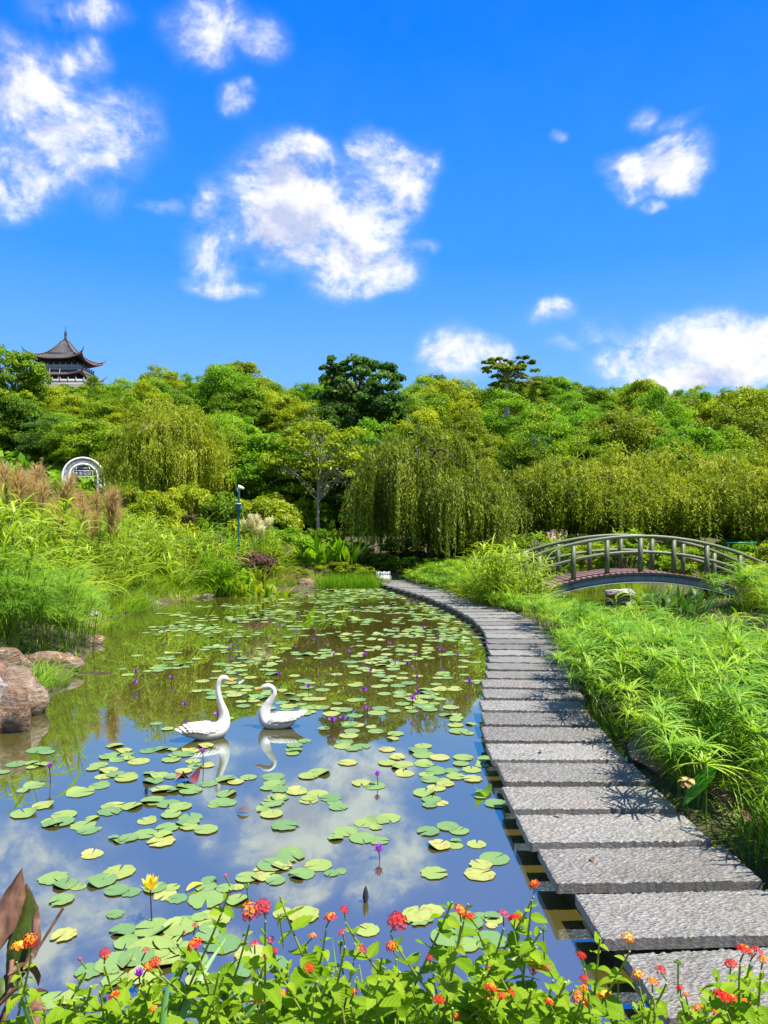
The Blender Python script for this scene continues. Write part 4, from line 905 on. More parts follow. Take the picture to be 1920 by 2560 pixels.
# ================================================================== shrubs and herbs of the far bank
rng = np.random.default_rng(9)
SHR = [make_shrub(400 + q, (1.0, 1.0, .75), 46, 120, .13, .07, G_MID) for q in range(3)]
SHF = [make_shrub(410 + q, (1.0, .9, .9), 50, 110, .2, .045, G_YEL, flat=1.1) for q in range(2)]
ROS = [make_rosette_shrub(420 + q, (1.45, 1.2, .8), 95, .27, .075, G_DRK) for q in range(2)]
place(ROS[0], 'rosette_shrub', 'dark glossy rosette-leaved shrub behind the left end of the footbridge', 'shrub', 1330, 25, 0, (1, 1, 1.05), mats={'foliage': G_MID}, dz=.15)
place(ROS[1], 'rosette_shrub', 'glossy rosette-leaved shrub seen over the middle of the footbridge rail', 'shrub', 1570, 26, 1.0, (1.0, 1, 1.05), mats={'foliage': G_MID}, dz=.1)
for (px, d, sc, mt, pr, lb) in [
    (725, 28.5, (1.0, 1, 1.15), G_BRT, SHR[0], 'round bright green shrub left of the canna leaves on the far bank'), (800, 30, (1.1, 1, 1.05), G_MID, SHR[1], 'green shrub between the round shrub and the big weeping tree'),
    (660, 31, (1.5, 1, 1.5), G_YEL, SHF[0], 'tall yellow-green bamboo-like shrub behind the camera post'), (560, 31, (1.4, 1, 1.5), G_MID, SHF[1], 'green bamboo-like shrub left of the camera post'),
    (470, 31, (1.5, 1, 1.5), G_YEL, SHF[0], 'yellow-green thicket below the left weeping tree'), (380, 30, (1.4, 1, 1.3), G_YEL, SHF[1], 'yellow-green grassy thicket left of the weeping tree foot'), (300, 32, (1.5, 1, 1.2), G_OLV, SHF[0], 'olive thicket at the foot of the white arch'),
    (880, 29.5, (.8, .8, .7), G_OLV, SHR[2], 'low olive shrub at the left skirt of the big weeping tree'), (950, 29, (.7, .7, .45), G_MID, SHR[0], 'low dark shrub at the end of the walkway under the big weeping tree'), (1010, 28.6, (.6, .6, .4), G_BRT, SHR[1], 'small bright shrub at the walkway end'),
    (1100, 28.2, (.9, .7, .42), G_MID, SHR[2], 'low green shrub under the right curtain of the big weeping tree'), (1190, 28, (.8, .7, .5), G_DRK, SHR[0], 'low dark shrub right of the big weeping tree trunk'), (1240, 29, (.9, .9, .8), G_OLV, SHR[1], 'olive shrub left of the rosette shrub'),
    (1480, 28, (.9, .9, .75), G_YEL, SHR[0], 'yellow-green shrub between the two rosette shrubs'), (1660, 27, (1.0, .9, .7), G_MID, SHR[2], 'green shrub behind the right half of the footbridge'), (1760, 27.5, (1.2, .9, .75), G_MID, SHR[1], 'green shrub left of the green handrail'), (1880, 27, (1.3, .9, .85), G_BRT, SHR[0], 'bright green shrub behind the green handrail'), (1925, 23.5, (1.2, .9, .95), G_YEL, SHR[2], 'bright shrub cut by the right frame edge beyond the footbridge'),
    (830, 27.5, (.9, .6, .36), G_OLV, SHR[1], 'low olive flowering mound on the far bank'), (900, 27.8, (.7, .6, .3), G_YEL, SHR[0], 'low yellow-green mound left of the walkway end'), (740, 26.6, (.6, .5, .32), G_OLV, SHR[2], 'low olive mound behind the reddish boulder'),
    (520, 27, (.9, .8, .8), G_OLV, SHR[1], 'olive shrub left of the purple shrub'), (190, 30, (1.3, 1, 1.1), G_OLV, SHF[1], 'olive thicket under the white arch left leg'), (90, 29, (1.5, 1, 1.3), G_MID, SHF[0], 'green thicket behind the brown plumes')]:
    place(pr, 'shrub', lb, 'shrub', px, d, rng.uniform(0, 6), sc, 'shrubs of the far bank', {'foliage': mt})
place(make_shrub(430, (.85, .6, .45), 60, 90, .09, .03, G_PURP, flat=1.0), 'purple_shrub', 'purple brown feathery shrub below the cream pampas plumes', 'shrub', 628, 24.6, sc=1.0, dz=.2)
place(make_shrub(431, (.4, .3, .22), 20, 60, .12, .05, G_REDF), 'red_shrub', 'small deep red shrub right of the white arch foot', 'shrub', 262, 27, dz=1.35 - .75)
mb = make_grass(432, 130, 1.5, .018, G_REED, .22, (.3, 1.1), (1.2, 1.54), plume=G_CREAM, plumes=12, cane_h=1.75, plume_l=.5)
place(mb, 'pampas_grass', 'pampas grass with cream white plumes beside the camera post', 'grass', 640, 25.2, dz=.15)
PENN = [make_grass(440 + q, 150, .85, .014, G_PALE, .3, (.8, 2.0), (.9, 1.5)) for q in range(2)]
for q, (px, d) in enumerate([(700, 25.4), (745, 25.9), (785, 26.2), (725, 26.4)]): place(PENN[q % 2], 'fountain_grass', ['pale fountain grass right of the purple shrub', 'pale fountain grass above the reddish boulder', 'pale fountain grass behind the rushes', 'pale fountain grass at the back right of the purple shrub'][q], 'grass', px, d, q * 1.1, .95, 'pale fountain grasses')
CAN = [make_broad(450 + q, 34, .8, .75, .17, G_BRT, .35) for q in range(2)]
for q, (px, d, sc) in enumerate([(815, 28, 1.1), (870, 28.3, 1.15), (775, 28, .95)]): place(CAN[q % 2], 'canna_plant', ['broad-leaved canna clump left of the big weeping tree', 'broad-leaved canna clump at the skirt of the big weeping tree', 'broad-leaved canna clump beside the round bright shrub'][q], 'plant', px, d, q * 2., sc, 'canna clumps')
THA = [make_broad(460 + q, 30, .55, .42, .12, G_YEL, .3) for q in range(3)]
for q, px in enumerate((560, 590, 622, 652, 684, 600, 640)):
    p = on(px, 1486 if q < 5 else 1478, .05); inst(THA[q % 3], 'thalia_plant', ['leftmost', 'second', 'third', 'fourth', 'fifth', 'rear left', 'rear right'][q] + ' of the broad pointed yellow-green thalia clumps at the far left waterline', 'plant', 'thalia clumps at the waterline', (p[0], p[1] + .3, hz(p[0], p[1] + .3) - .05), q * 1.7, 1.0 + .1 * (q % 3), {'foliage': [G_YEL, G_BRT][q % 2]})
ARW = [make_broad(470 + q, 40, .35, .38, .075, G_BRT, .35, (.8, 1.4)) for q in range(2)]
for q, (px, py, z) in enumerate([(380, 1408, .7), (420, 1405, .7), (350, 1400, .75), (450, 1412, .6)]):
    p = on(px, 1430, .3); inst(ARW[q % 2], 'arrowhead_plant', f'bright green arrowhead clump {["second from the left", "third from the left", "leftmost", "rightmost"][q]} behind the concrete trough', 'plant', 'arrowhead clumps behind the trough', (p[0], p[1] + .9, hz(p[0], p[1] + .9)), q * 1.3, 1.1)
RUSH = [make_grass(480 + q, 170, .62, .013, G_BRT, .3, (.1, .7), (1.25, 1.55), 3) for q in range(3)]
for q, px in enumerate(list(range(800, 955, 19)) + list(range(810, 950, 24))):
    p = on(px, 1470 - (8 if q > 8 else 0), .02); inst(RUSH[q % 3], 'rush_clump', 'green rushes between the reddish boulder and walkway end', 'rush', 'rushes at the far waterline', (p[0], p[1] + .15, -.02), q * 1.3, .95 + .15 * (q % 2))
for q, (px, py) in enumerate([(1500, 1490), (1530, 1486), (1580, 1486), (1610, 1490), (1640, 1495), (1660, 1505), (1480, 1480), (1560, 1478), (1630, 1480)]):
    p = on(px, py, .02); inst(RUSH[q % 3], 'rush_clump', 'rushes standing in the stream below the footbridge', 'rush', 'rushes under the bridge', (p[0], p[1] + 1.2, max(-.1, hz(p[0], p[1] + 1.2))), q * 1.9, (1, 1, 1.35), {'foliage': G_REED})
for q, (px, d) in enumerate([(1640, 17.6), (1680, 17.2), (1720, 17.8), (1700, 16.6)]):
    x = (px - CX) * d / F; inst(ARW[q % 2], 'arrowhead_plant', 'dark arrowhead clump in the shade under the footbridge', 'plant', 'arrowhead clumps under the bridge', (x, d, max(0, hz(x, d))), q, 1.25, {'foliage': G_DRK})
# ================================================================== reeds and grasses of the left bank
REED = [make_grass(500 + q, 60, 1.5, .04, G_REED, .35, (.7, 2.1), (.95, 1.5), 6, canes=9, cane_h=1.7) for q in range(4)]
PLM = [make_grass(510 + q, 50, 1.5, .028, G_REED, .35, (.6, 1.9), (1.0, 1.5), 6, canes=5, cane_h=2.25, plume=G_PLUM, plumes=4, plume_l=.95) for q in range(2)]
rk = 0
for q in range(95):
    y = rng.uniform(12.0, 25.5); edge = np.interp(y, [12, 14, 17, 20, 23, 25.5], [-5.1, -5.7, -6.7, -6.6, -5.6, -4.2]); x = edge - rng.uniform(.25, 5.0)
    px = CX + x * F / y
    if px < -120: continue
    if y > 19 and px > 330: continue
    pos = 'at the left frame edge' if px < 60 else 'below the brown plumes' if px < 260 else 'above the lone shallow stone'
    inst(REED[rk % 4], 'reed_clump', f'reeds on the {"near" if y < 16 else "middle" if y < 20 else "far"} left bank {pos}', 'reed', 'reed clumps on the left bank', (x, y, hz(x, y) - .05), rng.uniform(0, 6.28), rng.uniform(.85, 1.25) * (.72 if 110 < px < 320 else 1.0), None); rk += 1
for q, (px, py, d, sc) in enumerate([(12, 1180, 17, 1.0), (55, 1185, 18, .95), (80, 1175, 16.5, 1.0), (105, 1205, 17.5, .95), (140, 1245, 18.5, .9), (190, 1265, 17, .85), (215, 1245, 18, .85), (250, 1240, 18.5, .9), (280, 1245, 19, .85)]):
    x = (px - CX) * d / F; g = hz(x, d); inst(PLM[q % 2], 'plume_grass', ['leftmost', 'second', 'third', 'fourth', 'fifth', 'sixth', 'seventh', 'eighth', 'rightmost'][q] + ' of the tall grasses with brown feathery plumes on the left bank', 'grass', 'brown plumed grasses on the left bank', (x, d, g - .05), q * 1.4, (sc, sc, (zt(py - 15, d) - g) / 2.75))
GRS = [make_grass(520 + q, 120, .55, .016, G_BRT, .35, (.5, 1.6), (.9, 1.5), 4) for q in range(3)]
for q in range(130):
    y = rng.uniform(14.5, 25.5); edge = np.interp(y, [12, 14, 17, 20, 23, 25.5], [-5.1, -5.7, -6.45, -6.2, -5.1, -3.2]); x = edge - rng.uniform(-.15, 2.6) + .1
    px = CX + x * F / y
    inst(GRS[q % 3], 'grass_tuft', f'grass tuft at the {"far" if y > 21 else "middle" if y > 18 else "near"} left waterline', 'grass', 'grass tufts along the left waterline', (x, y, hz(x, y) - .03), rng.uniform(0, 6.28), rng.uniform(.75, 1.15), {'foliage': [G_BRT, G_REED, G_MID][q % 3]})
for q in range(52):
    y = rng.uniform(22, 29.5); x = rng.uniform(-11.5, -4.6) if y < 25.5 else rng.uniform(-12, -3.5)
    inst(REED[q % 4], 'reed_clump', f'reeds behind the left bank {"behind the trough" if x > -8.5 else "below the white arch"}', 'reed', 'reed clumps behind the trough', (x, y, hz(x, y) - .05), q * 1.1, rng.uniform(.65, 1.0), {'foliage': [G_REED, G_YEL, G_BRT][q % 3]})
# papyrus-like sedge by the boulders
PAP = [make_sedge(530 + q, 18, 1.05, .34, .011, G_SEDL, .4, (22, 32), 4, .45) for q in range(3)]
for q, (px, d, sc) in enumerate([(95, 11.6, 1.1), (150, 11.9, 1.0), (50, 11.3, 1.15), (185, 12.6, .95), (10, 12.2, 1.2), (120, 12.8, 1.15), (215, 13.4, .9), (60, 13.2, 1.25)]):
    x = (px - CX) * d / F; inst(PAP[q % 3], 'umbrella_sedge', ['umbrella sedge behind the large brown boulder', 'umbrella sedge over the flat waterline stone', 'umbrella sedge behind the dark red boulder', 'umbrella sedge over the pointed buff stone', 'umbrella sedge at the left frame edge above the boulders', 'umbrella sedge behind the one over the boulders', 'umbrella sedge at the right end of the left sedge stand', 'tall umbrella sedge at the back of the left sedge stand'][q], 'sedge', 'umbrella sedges by the left boulders', (x, d, max(.0, hz(x, d))), q * 1.7, sc)
# ================================================================== umbrella sedges right of the walkway
SED = [make_sedge(540 + q, 15, .74, .36, .021, G_SED, .5, (16, 23), 5, .45) for q in range(5)]
def right_edge(y): return np.interp(y, [3, 4, 5, 6.1, 7.4, 8.6, 9.5, 11.3, 12.5, 14, 16, 18.6, 20.2, 23.6, 27.4], [2.95, 2.5, 2.25, 2.17, 2.22, 2.3, 2.4, 2.72, 2.92, 3.08, 3.06, 2.75, 2.5, 1.47, .36])
k = 0
for y in np.arange(3.9, 26.5, .52):
    w = np.interp(y, [4.3, 8, 11, 16, 19, 22, 27], [1.5, 2.3, 3.0, 2.4, 2.6, 3.0, 2.2])
    x = right_edge(y) + (.36 if y < 8 else .25)
    while x < right_edge(y) + w + .6:
        xx, yy = x + rng.uniform(-.12, .12), y + rng.uniform(-.22, .22); x += rng.uniform(.42, .62) * (1.0 if y < 16 else 1.2)
        if sdist(STREAM, np.array(xx), np.array(yy)) < -.35: continue
        pxx = CX + xx * F / yy
        if pxx > 1300 and yy > np.interp(pxx, [1300, 1400, 1500, 1650, 1900], [17.0, 15.0, 13.2, 12.0, 11.0]): continue
        if yy > 27 or math.hypot(xx - 2.7, yy - 5.4) < .42: continue
        px = CX + xx * F / yy
        if px > 2080: continue
        near = 'by the nearest slabs' if yy < 6.5 else 'by the middle slabs' if yy < 10 else 'at the walkway bend' if yy < 16 else 'by the far walkway'
        row = 'at slab edge' if xx < right_edge(yy) + .6 else 'at right frame edge' if px > 1750 else 'mid bed'
        sc = rng.uniform(.8, 1.15) * np.interp(yy, [4, 7, 12, 20], [.98, .9, .85, .8])
        inst(SED[k % 5], 'umbrella_sedge', f'umbrella sedge {near} {row}', 'sedge', 'umbrella sedges right of the walkway', (xx, yy, max(-.05, hz(xx, yy))), rng.uniform(0, 6.28), (sc, sc, sc * rng.uniform(.85, 1.15))); k += 1
for q in range(34):                                             # far side of the stream and right of the bridge
    y = rng.uniform(9.5, 19); x = rng.uniform(7.6, 9.8) if y > 13 else rng.uniform(6.2, 8.0)
    px = CX + x * F / y
    if px > 2050 or (px < 1800 and y > 13): continue
    inst(SED[q % 5] if (q % 4 or px < 1880) else REED[1], 'sedge_clump', f'sedge beyond the stream {"near the footbridge end" if y > 15 else "at the right frame edge"}', 'sedge', 'sedges beyond the stream', (x, y, max(0, hz(x, y))), q * 1.3, rng.uniform(.9, 1.25) if (q % 4 or px < 1880) else .5)
for q, (px, d, sc) in enumerate([(1185, 20.8, .75), (1215, 19.3, .85), (1250, 18.9, .95), (1285, 18.7, .9), (1318, 18.6, .78), (1350, 18.8, .62), (1235, 19.8, .95), (1275, 19.6, .9), (1862, 17.5, .42), (1890, 18, .5), (1925, 17.5, .55), (1915, 18.5, .5)]):
    x = (px - CX) * d / F; inst(REED[q % 4], 'reed_clump', ['reed clump left of the bridge newel post', 'reed clump hiding the bridge newel post', 'tall reed clump at the left bridge foot', 'reed clump in front of the left bridge rail', 'low reed clump before the left bridge deck', 'small reed clump by the first bridge post', 'reed clump behind the newel post', 'reed clump behind the left bridge foot', 'reed clump at the right bridge foot', 'tall reed clump right of the bridge', 'reed clump at the right frame edge by the bridge', 'reed clump behind the right bridge foot'][q], 'reed', 'reeds at the bridge feet', (x, d, max(0, hz(x, d))), q * 1.2, sc)

MIXED = [(3.0, 5.2), (3.4, 6.4), (3.1, 7.6), (3.9, 8.4), (3.3, 9.4), (4.2, 10.1), (4.6, 11.0), (3.7, 11.6), (3.9, 13.2), (3.3, 5.8), (4.0, 7.3)]
for q, (x, y) in enumerate(MIXED):
    inst([GRS[0], RUSH[1], PENN[0], REED[2]][q % 4], 'weedy_grass', ['bright grass', 'upright rush', 'pale dry grass', 'arching reed'][q % 4] + ' growing among the umbrella sedges right of the walkway', 'grass', 'weeds among the sedges', (x, y, max(0, hz(x, y))), q * 1.7, [1.2, 1.2, .85, .55][q % 4])

for q, (px, d) in enumerate([(70, 176), (105, 177), (140, 178), (175, 176), (205, 178), (235, 180)]):
    x = (px - CX) * d / F; sc = [2.0, 2.4, 1.9, 2.5, 2.1, 2.4][q]; inst(SHR[q % 3], 'shrub', 'hilltop shrub below the pagoda terrace', 'shrub', 'shrubs below the pagoda', (x, d, hz(x, d)), q * 1.3, (sc * 1.4, sc, sc * .9))

for q, (x, y, k, sc) in enumerate([(2.66, 4.72, 0, .5), (2.8, 4.35, 1, 1.0), (3.0, 4.05, 0, .5), (2.62, 5.1, 2, .9), (3.15, 4.55, 0, .6), (2.9, 4.85, 1, 1.1), (2.75, 6.3, 2, .9), (2.62, 6.75, 1, .8), (2.58, 7.9, 2, .8), (2.95, 5.0, 0, .55), (3.25, 4.15, 1, 1.2)]):
    inst([REED[3], RUSH[2], GRS[1]][k], 'edge_grass', ['small arching reed', 'dark upright rush', 'low grass tuft'][k] + ' at the muddy edge right of the near slabs', 'grass', 'grasses at the muddy slab edge', (x, y, hz(x, y) - .02), q * 1.9, sc, {'foliage': [G_SED, G_MID, G_SED][k]})
for q, (x, y) in enumerate([(-4.75, 8.0), (-4.62, 9.75), (-4.55, 10.2), (-4.9, 10.4), (-4.85, 7.75)]):
    inst(GRS[q % 3], 'bank_weed', 'grass tuft growing around the left boulders', 'grass', 'weeds by the left boulders', (x, y, hz(x, y) - .02), q, .8)

for q, px in enumerate([1265, 1390, 1440, 1510, 1620, 1700, 1740, 1810, 1850, 1910, 1010, 1130, 1170]):
    d = 29.6 + .5 * (q % 3) if px > 1200 else 32.5; x = (px - CX) * d / F
    inst(SHR[q % 3], 'low_shrub', ('low shrub at the foot of the weeping row' if px > 1200 else 'low shrub behind the big weeping tree trunk'), 'shrub', 'low shrubs under the weeping trees', (x, d, hz(x, d) - .05), q * 1.3, (1.0, .8, [.75, .6, .85][q % 3]), {'foliage': [G_MID, G_BRT, G_YEL][q % 3]})
# ================================================================== water lilies
m, t, b = mat('lily_pad', .42, .45)
co = objco(t); oi = t.new('ShaderNodeObjectInfo').outputs['Random']
at_ = t.new('ShaderNodeAttribute', attribute_name='v').outputs['Fac']
sx_ = t.new('ShaderNodeSeparateXYZ'); t.l.new(co, sx_.inputs[0])
ang = t.math('ARCTAN2', sx_.outputs[1], sx_.outputs[0]); rad = t.vmath('LENGTH', co, out=1)
vein = t.math('ABSOLUTE', t.math('SINE', t.math('MULTIPLY', ang, 8.0)))
vein = t.maprange(vein, 0, .22, 1, 0)
geo = t.new('ShaderNodeNewGeometry'); bl = t.noise(geo.outputs['Position'], 9, 5, .6); sp = t.noise(geo.outputs['Position'], 55, 3, .6)
c = t.ramp(t.math('ADD', t.math('MULTIPLY', oi, .8), t.math('MULTIPLY', bl, .3), clamp=True), [(0, (.075, .17, .06)), (.35, (.13, .23, .065)), (.7, (.22, .3, .06)), (1, (.35, .35, .09))])
c = t.mix(t.math('MULTIPLY', vein, .35), c, (.26, .34, .14))
c = t.mix(t.maprange(bl, .62, .74, 0, .85), c, (.32, .22, .05))
c = t.mix(t.math('MULTIPLY', t.maprange(t.noise(geo.outputs['Position'], 21, 5, .7), .5, .66), t.maprange(oi, .45, .9)), c, (.27, .17, .05))
c = t.mix(t.maprange(sp, .64, .72, 0, .85), c, (.09, .06, .025))
c = t.mix(t.maprange(at_, .93, 1.0, 0, .6), c, (.1, .09, .03))
t.l.new(c, b.inputs['Base Color']); PAD = m
PADU = plain('pad_underside', (.16, .035, .04), .5, .3)
PETP = leafmat('purple_petal', [(0, (.2, .02, .42)), (.5, (.36, .06, .6)), (1, (.55, .2, .75))], trans=.25)
PETY = leafmat('yellow_petal', [(0, (.75, .52, .02)), (1, (.85, .72, .1))], trans=.25)
BUDM = plain('dark_bud', (.03, .025, .03), .5, .3)
LSTEM = plain('maroon_stalk', (.075, .025, .035), .5, .3)
def pad_mesh(seed, n=30, flip=0.0, rings=3, ragged=.03, notch=.1):
    rng = np.random.default_rng(seed); a = np.linspace(notch, 2 * PI - notch, n); rr = 1 + ragged * np.sin(a * rng.integers(7, 13) + rng.uniform(0, 6)) + rng.normal(0, ragged * .6, n)
    for _ in range(rng.integers(0, 3) if ragged > .025 else 0): c = rng.uniform(.5, 5.8); rr -= .22 * np.exp(-((a - c) / .12) ** 2) * rng.uniform(.4, 1)
    V = [(0, 0, .006)]; T = [.3]
    for k in range(1, rings + 1):
        u = k / rings
        for ai, ri in zip(a, rr):
            z = .006 + .007 * math.sin(ai * 3 + seed) * u + (.012 * rng.random() if k == rings else 0); x, y = math.cos(ai) * ri * u, math.sin(ai) * ri * u
            if flip:
                e = x * math.cos(flip) + y * math.sin(flip) - .45
                if e > 0: z += e * .45; x -= math.cos(flip) * e * .3; y -= math.sin(flip) * e * .3
            V.append((x, y, z)); T.append(u if k == rings else u * .85)
    Q = [(1 + k, 1 + n + k, 2 + n + k, 2 + k) for k in range(n - 1)]
    for r in range(1, rings - 1): Q += [(1 + r * n + k, 1 + (r + 1) * n + k, 2 + (r + 1) * n + k, 2 + r * n + k) for k in range(n - 1)]
    mb = MB(); mb.add(V, Q, T); V3 = [V[0]] + V[1:n + 1]; mb.add(V3, [(0, k, k + 1) for k in range(1, n)], .3)
    return mb.mesh('lily_pad', PAD)
PADS = [pad_mesh(600 + q, notch=.06 + .05 * (q % 3), ragged=[.012, .03, .045, .02, .05, .03][q % 6]) for q in range(8)] + [pad_mesh(620 + q, flip=f_, ragged=.03) for q, f_ in enumerate((.8, 2.5, 4.4))]
near = []
for (x, y, w) in [(250,65,150),(105,157,130),(205,150,90),(265,160,100),(25,210,80),(745,40,110),(800,72,110),(830,100,90),(700,110,120),(760,130,110),(900,140,140),(960,72,110),(1040,60,110),(640,165,120),(700,200,130),(750,225,120),(820,250,150),(600,190,80),(220,297,135),(645,298,135),(520,342,180),(1030,232,130),(990,268,135),(1110,240,90),(1110,130,120),(1200,95,120),(1190,205,110),(1270,170,110),(1250,138,100),(1350,285,120),(1465,255,140),(1610,245,110),(1050,325,150),(1200,305,130),(1235,330,150),(1330,40,110),(1230,70,120),(1470,350,140),(1430,405,150),(1470,410,130),(285,425,145),(160,478,175),(415,490,160),(345,545,140),(400,535,160),(540,555,160),(600,508,90),(735,430,150),(710,465,150),(855,432,140),(990,395,155),(1090,418,150),(1170,435,145),(1110,487,130),(1235,503,155),(955,525,130),(630,577,60),(940,612,160),(1085,570,150),(1045,660,175),(1225,565,120),(1335,585,155),(1060,620,120),(785,652,110),(597,742,140),(345,897,185),(420,937,165),(770,860,210),(655,915,200),(755,978,155),(400,1040,155),(1005,963,150),(1070,1005,150),(1150,1030,130),(1335,1035,235),(1335,955,140),(745,1130,110),(1540,1040,150),(1460,965,120),(1600,895,150)]:
    near.append((x / 2.592, 1850 + y / 2.592, w / 2.592))
for (x, y, w) in [(235,35,100),(230,62,110),(540,15,110),(530,40,110),(640,42,115),(800,60,105),(560,140,120),(388,200,140),(862,108,100),(800,143,110),(905,148,115),(1025,148,120),(905,207,120),(985,65,130),(1020,95,130),(1020,40,110),(1120,110,125),(1265,110,125),(1250,148,100),(1390,115,85),(1380,155,90),(1315,183,120),(1095,193,130),(1195,190,100),(1220,225,120),(1065,245,120),(1155,270,110),(1320,240,120),(720,280,140),(105,225,140),(120,270,150),(150,300,130),(250,315,130),(140,355,120),(100,385,140),(95,455,140),(40,425,90),(375,330,140),(455,355,130),(320,370,120),(502,410,120),(1100,295,120),(1030,325,150),(1070,365,120),(1060,400,95),(175,525,165),(670,505,150),(810,478,150),(545,560,150),(650,600,165),(730,535,80),(485,600,100),(1170,530,140),(1050,560,140),(1115,645,150),(1215,645,100),(1345,637,120),(1455,725,185),(1365,820,190),(1085,815,165),(1470,392,150),(1390,325,100),(210,708,180),(100,765,190),(60,790,150),(380,765,170),(275,820,165),(460,815,90),(120,860,120),(25,840,120),(290,1070,200),(985,1070,190),(1440,1080,100),(1280,1080,140)]:
    near.append((640 + x / 2.44, 1850 + y / 2.44, w / 2.44))
for (x, y, w) in [(500,357,75),(527,427,110),(665,418,165),(545,480,105),(275,447,110),(500,570,170),(650,510,200),(590,545,150),(800,387,95),(920,375,160),(910,415,100),(960,485,160),(1090,530,150),(1030,600,140),(855,640,110),(840,560,120),(620,620,140),(220,730,130),(1080,690,140),(500,640,120),(720,480,130),(1180,570,120),(700,560,160)]:
    near.append((x / 1.728, 2080 + y / 1.728, w / 1.728))
for (x, y, w) in [(235,350,125),(360,430,150),(425,370,150),(545,355,80),(525,440,140),(30,400,100),(650,500,110),(430,460,110)]:
    near.append((900 + x / 1.626, 2080 + y / 1.626, w / 1.626))
rng = np.random.default_rng(31)
pads = []                                                       # x, y, radius
for (px, py, w) in near:
    p = on(px, py); pads.append((p[0], p[1], w / 2 * p[1] / F))
for (x, y, r) in list(pads)[::3]:                                # pads that overlap their neighbours
    a = rng.uniform(0, 6.28); pads.append((x + math.cos(a) * r * 1.3, y + math.sin(a) * r * 1.3, r * rng.uniform(.6, .9)))
SWAN1, SWAN2 = on(520, 1845), on(695, 1818)
def left_edge(y): return np.interp(y, [3.7, 4.3, 4.8, 5.4, 6, 6.65, 7.2, 7.95, 9, 9.7, 10.95, 12.5, 14.35, 16.8, 19.6, 22.2, 25.7, 27.4], [1.2, 1.08, 1.03, .98, .96, .96, .98, 1.05, 1.16, 1.26, 1.48, 1.77, 1.94, 1.96, 1.57, .82, -.07, -.5])
def ok(x, y, r):
    if x > left_edge(y) - r * 1.05: return False
    if sdist(POND, np.array(x), np.array(y)) > -.25 - r: return False
    for s_ in (SWAN1, SWAN2):
        if abs(x - s_[0]) < .36 + r * .6 and abs(y - s_[1]) < .2 + r: return False
    return True
tries = 0
while len(pads) < 1350 and tries < 14000:                          # loose rafts of pads, denser towards the far end
    tries += 1
    y = 7.9 + 18.2 * rng.random() ** .85; x0 = np.interp(y, [8, 10, 14, 18, 22, 26], [-2.6, -3.3, -4.3, -5.2, -4.6, -2.2]); x = rng.uniform(x0, left_edge(y))
    u = (x - x0) / (left_edge(y) - x0)
    dn = (.35 + .65 * u) if y < 15 else (.55 + .45 * u)
    if .5 + .5 * math.sin(x * 2.1 + 1.7 * math.sin(y * .8)) * math.sin(y * 1.3 + x) < rng.random() * .85: continue
    if rng.random() > dn: continue
    for q in range(rng.integers(1, 6)):
        r = rng.uniform(.06, .115); xx, yy = x + rng.normal(0, .19), y + rng.normal(0, .16)
        if not ok(xx, yy, r): continue
        if any((xx - a) ** 2 + (yy - b_) ** 2 < (.68 * (r + c_)) ** 2 for a, b_, c_ in pads[-60:]): continue
        pads.append((xx, yy, r))
def pzone(x, y):
    if y < 3.9: return 'among the lantana stems'
    if y < 4.7: return 'around the yellow water lily' if x < -.4 else 'behind the lantana flowers'
    if y < 6.2: return 'left of the lone purple bloom' if x < -.2 else 'between the lone purple bloom and slabs'
    if y < 7.6: return 'just below the swans' if -2.4 < x < -.5 else 'left of the swans' if x <= -2.4 else 'right of the swans near the slabs'
    if y < 9.5: return 'level with the swans'
    if y < 14: return 'in mid pond behind the swans'
    return 'in the crowded far half of the pond'
order = sorted(range(len(pads)), key=lambda k: -pads[k][2] ** 2 / pads[k][1] ** 3); solo = set(order[:300]); rest = MB()
for k, (x, y, r) in enumerate(pads):
    me = PADS[int(rng.integers(len(PADS)))] if rng.random() < .8 or k > 175 else PADS[8 + int(rng.integers(3))]
    rz, dz = rng.uniform(0, 6.28), .002 + .0009 * (k % 9)
    if k in solo:
        o = obj('lily_pad', me, None, (x, y, dz), rz, (r, r, r * .9)); big = 'large' if r > .17 else 'small' if r < .1 else 'medium'
        tag(o, f'{big} lily pad {pzone(x, y)}', 'lily pad', 'water lily pads')
    else:
        co_ = np.array([v.co[:] for v in me.vertices]) * (r, r, r * .9); M = np.array(Matrix.Rotation(rz, 3, 'Z')); co_ = co_ @ M.T + (x, y, dz)
        for pl in (4, 3):
            fs = [tuple(p.vertices) for p in me.polygons if len(p.vertices) == pl]
            if fs: rest.add(co_, fs, rng.uniform(.2, .85))
m2 = PAD.copy(); m2.name = 'lily_pad_far'; MATS['lily_pad_far'] = m2
nt = NT(m2.node_tree)
for nd in list(m2.node_tree.nodes):                             # in the joined raft every pad carries its own tint
    if nd.type == 'VALTORGB': 
        for l in list(nd.inputs[0].links): m2.node_tree.links.remove(l)
        aa = [q for q in m2.node_tree.nodes if q.type == 'ATTRIBUTE'][0]; m2.node_tree.links.new(aa.outputs['Fac'], nd.inputs[0])
tag(obj('far_lily_pads', rest.mesh('far_lily_pads', m2)), 'rafts of small water lily pads in the far half of the pond', 'lily pads', kind='stuff')
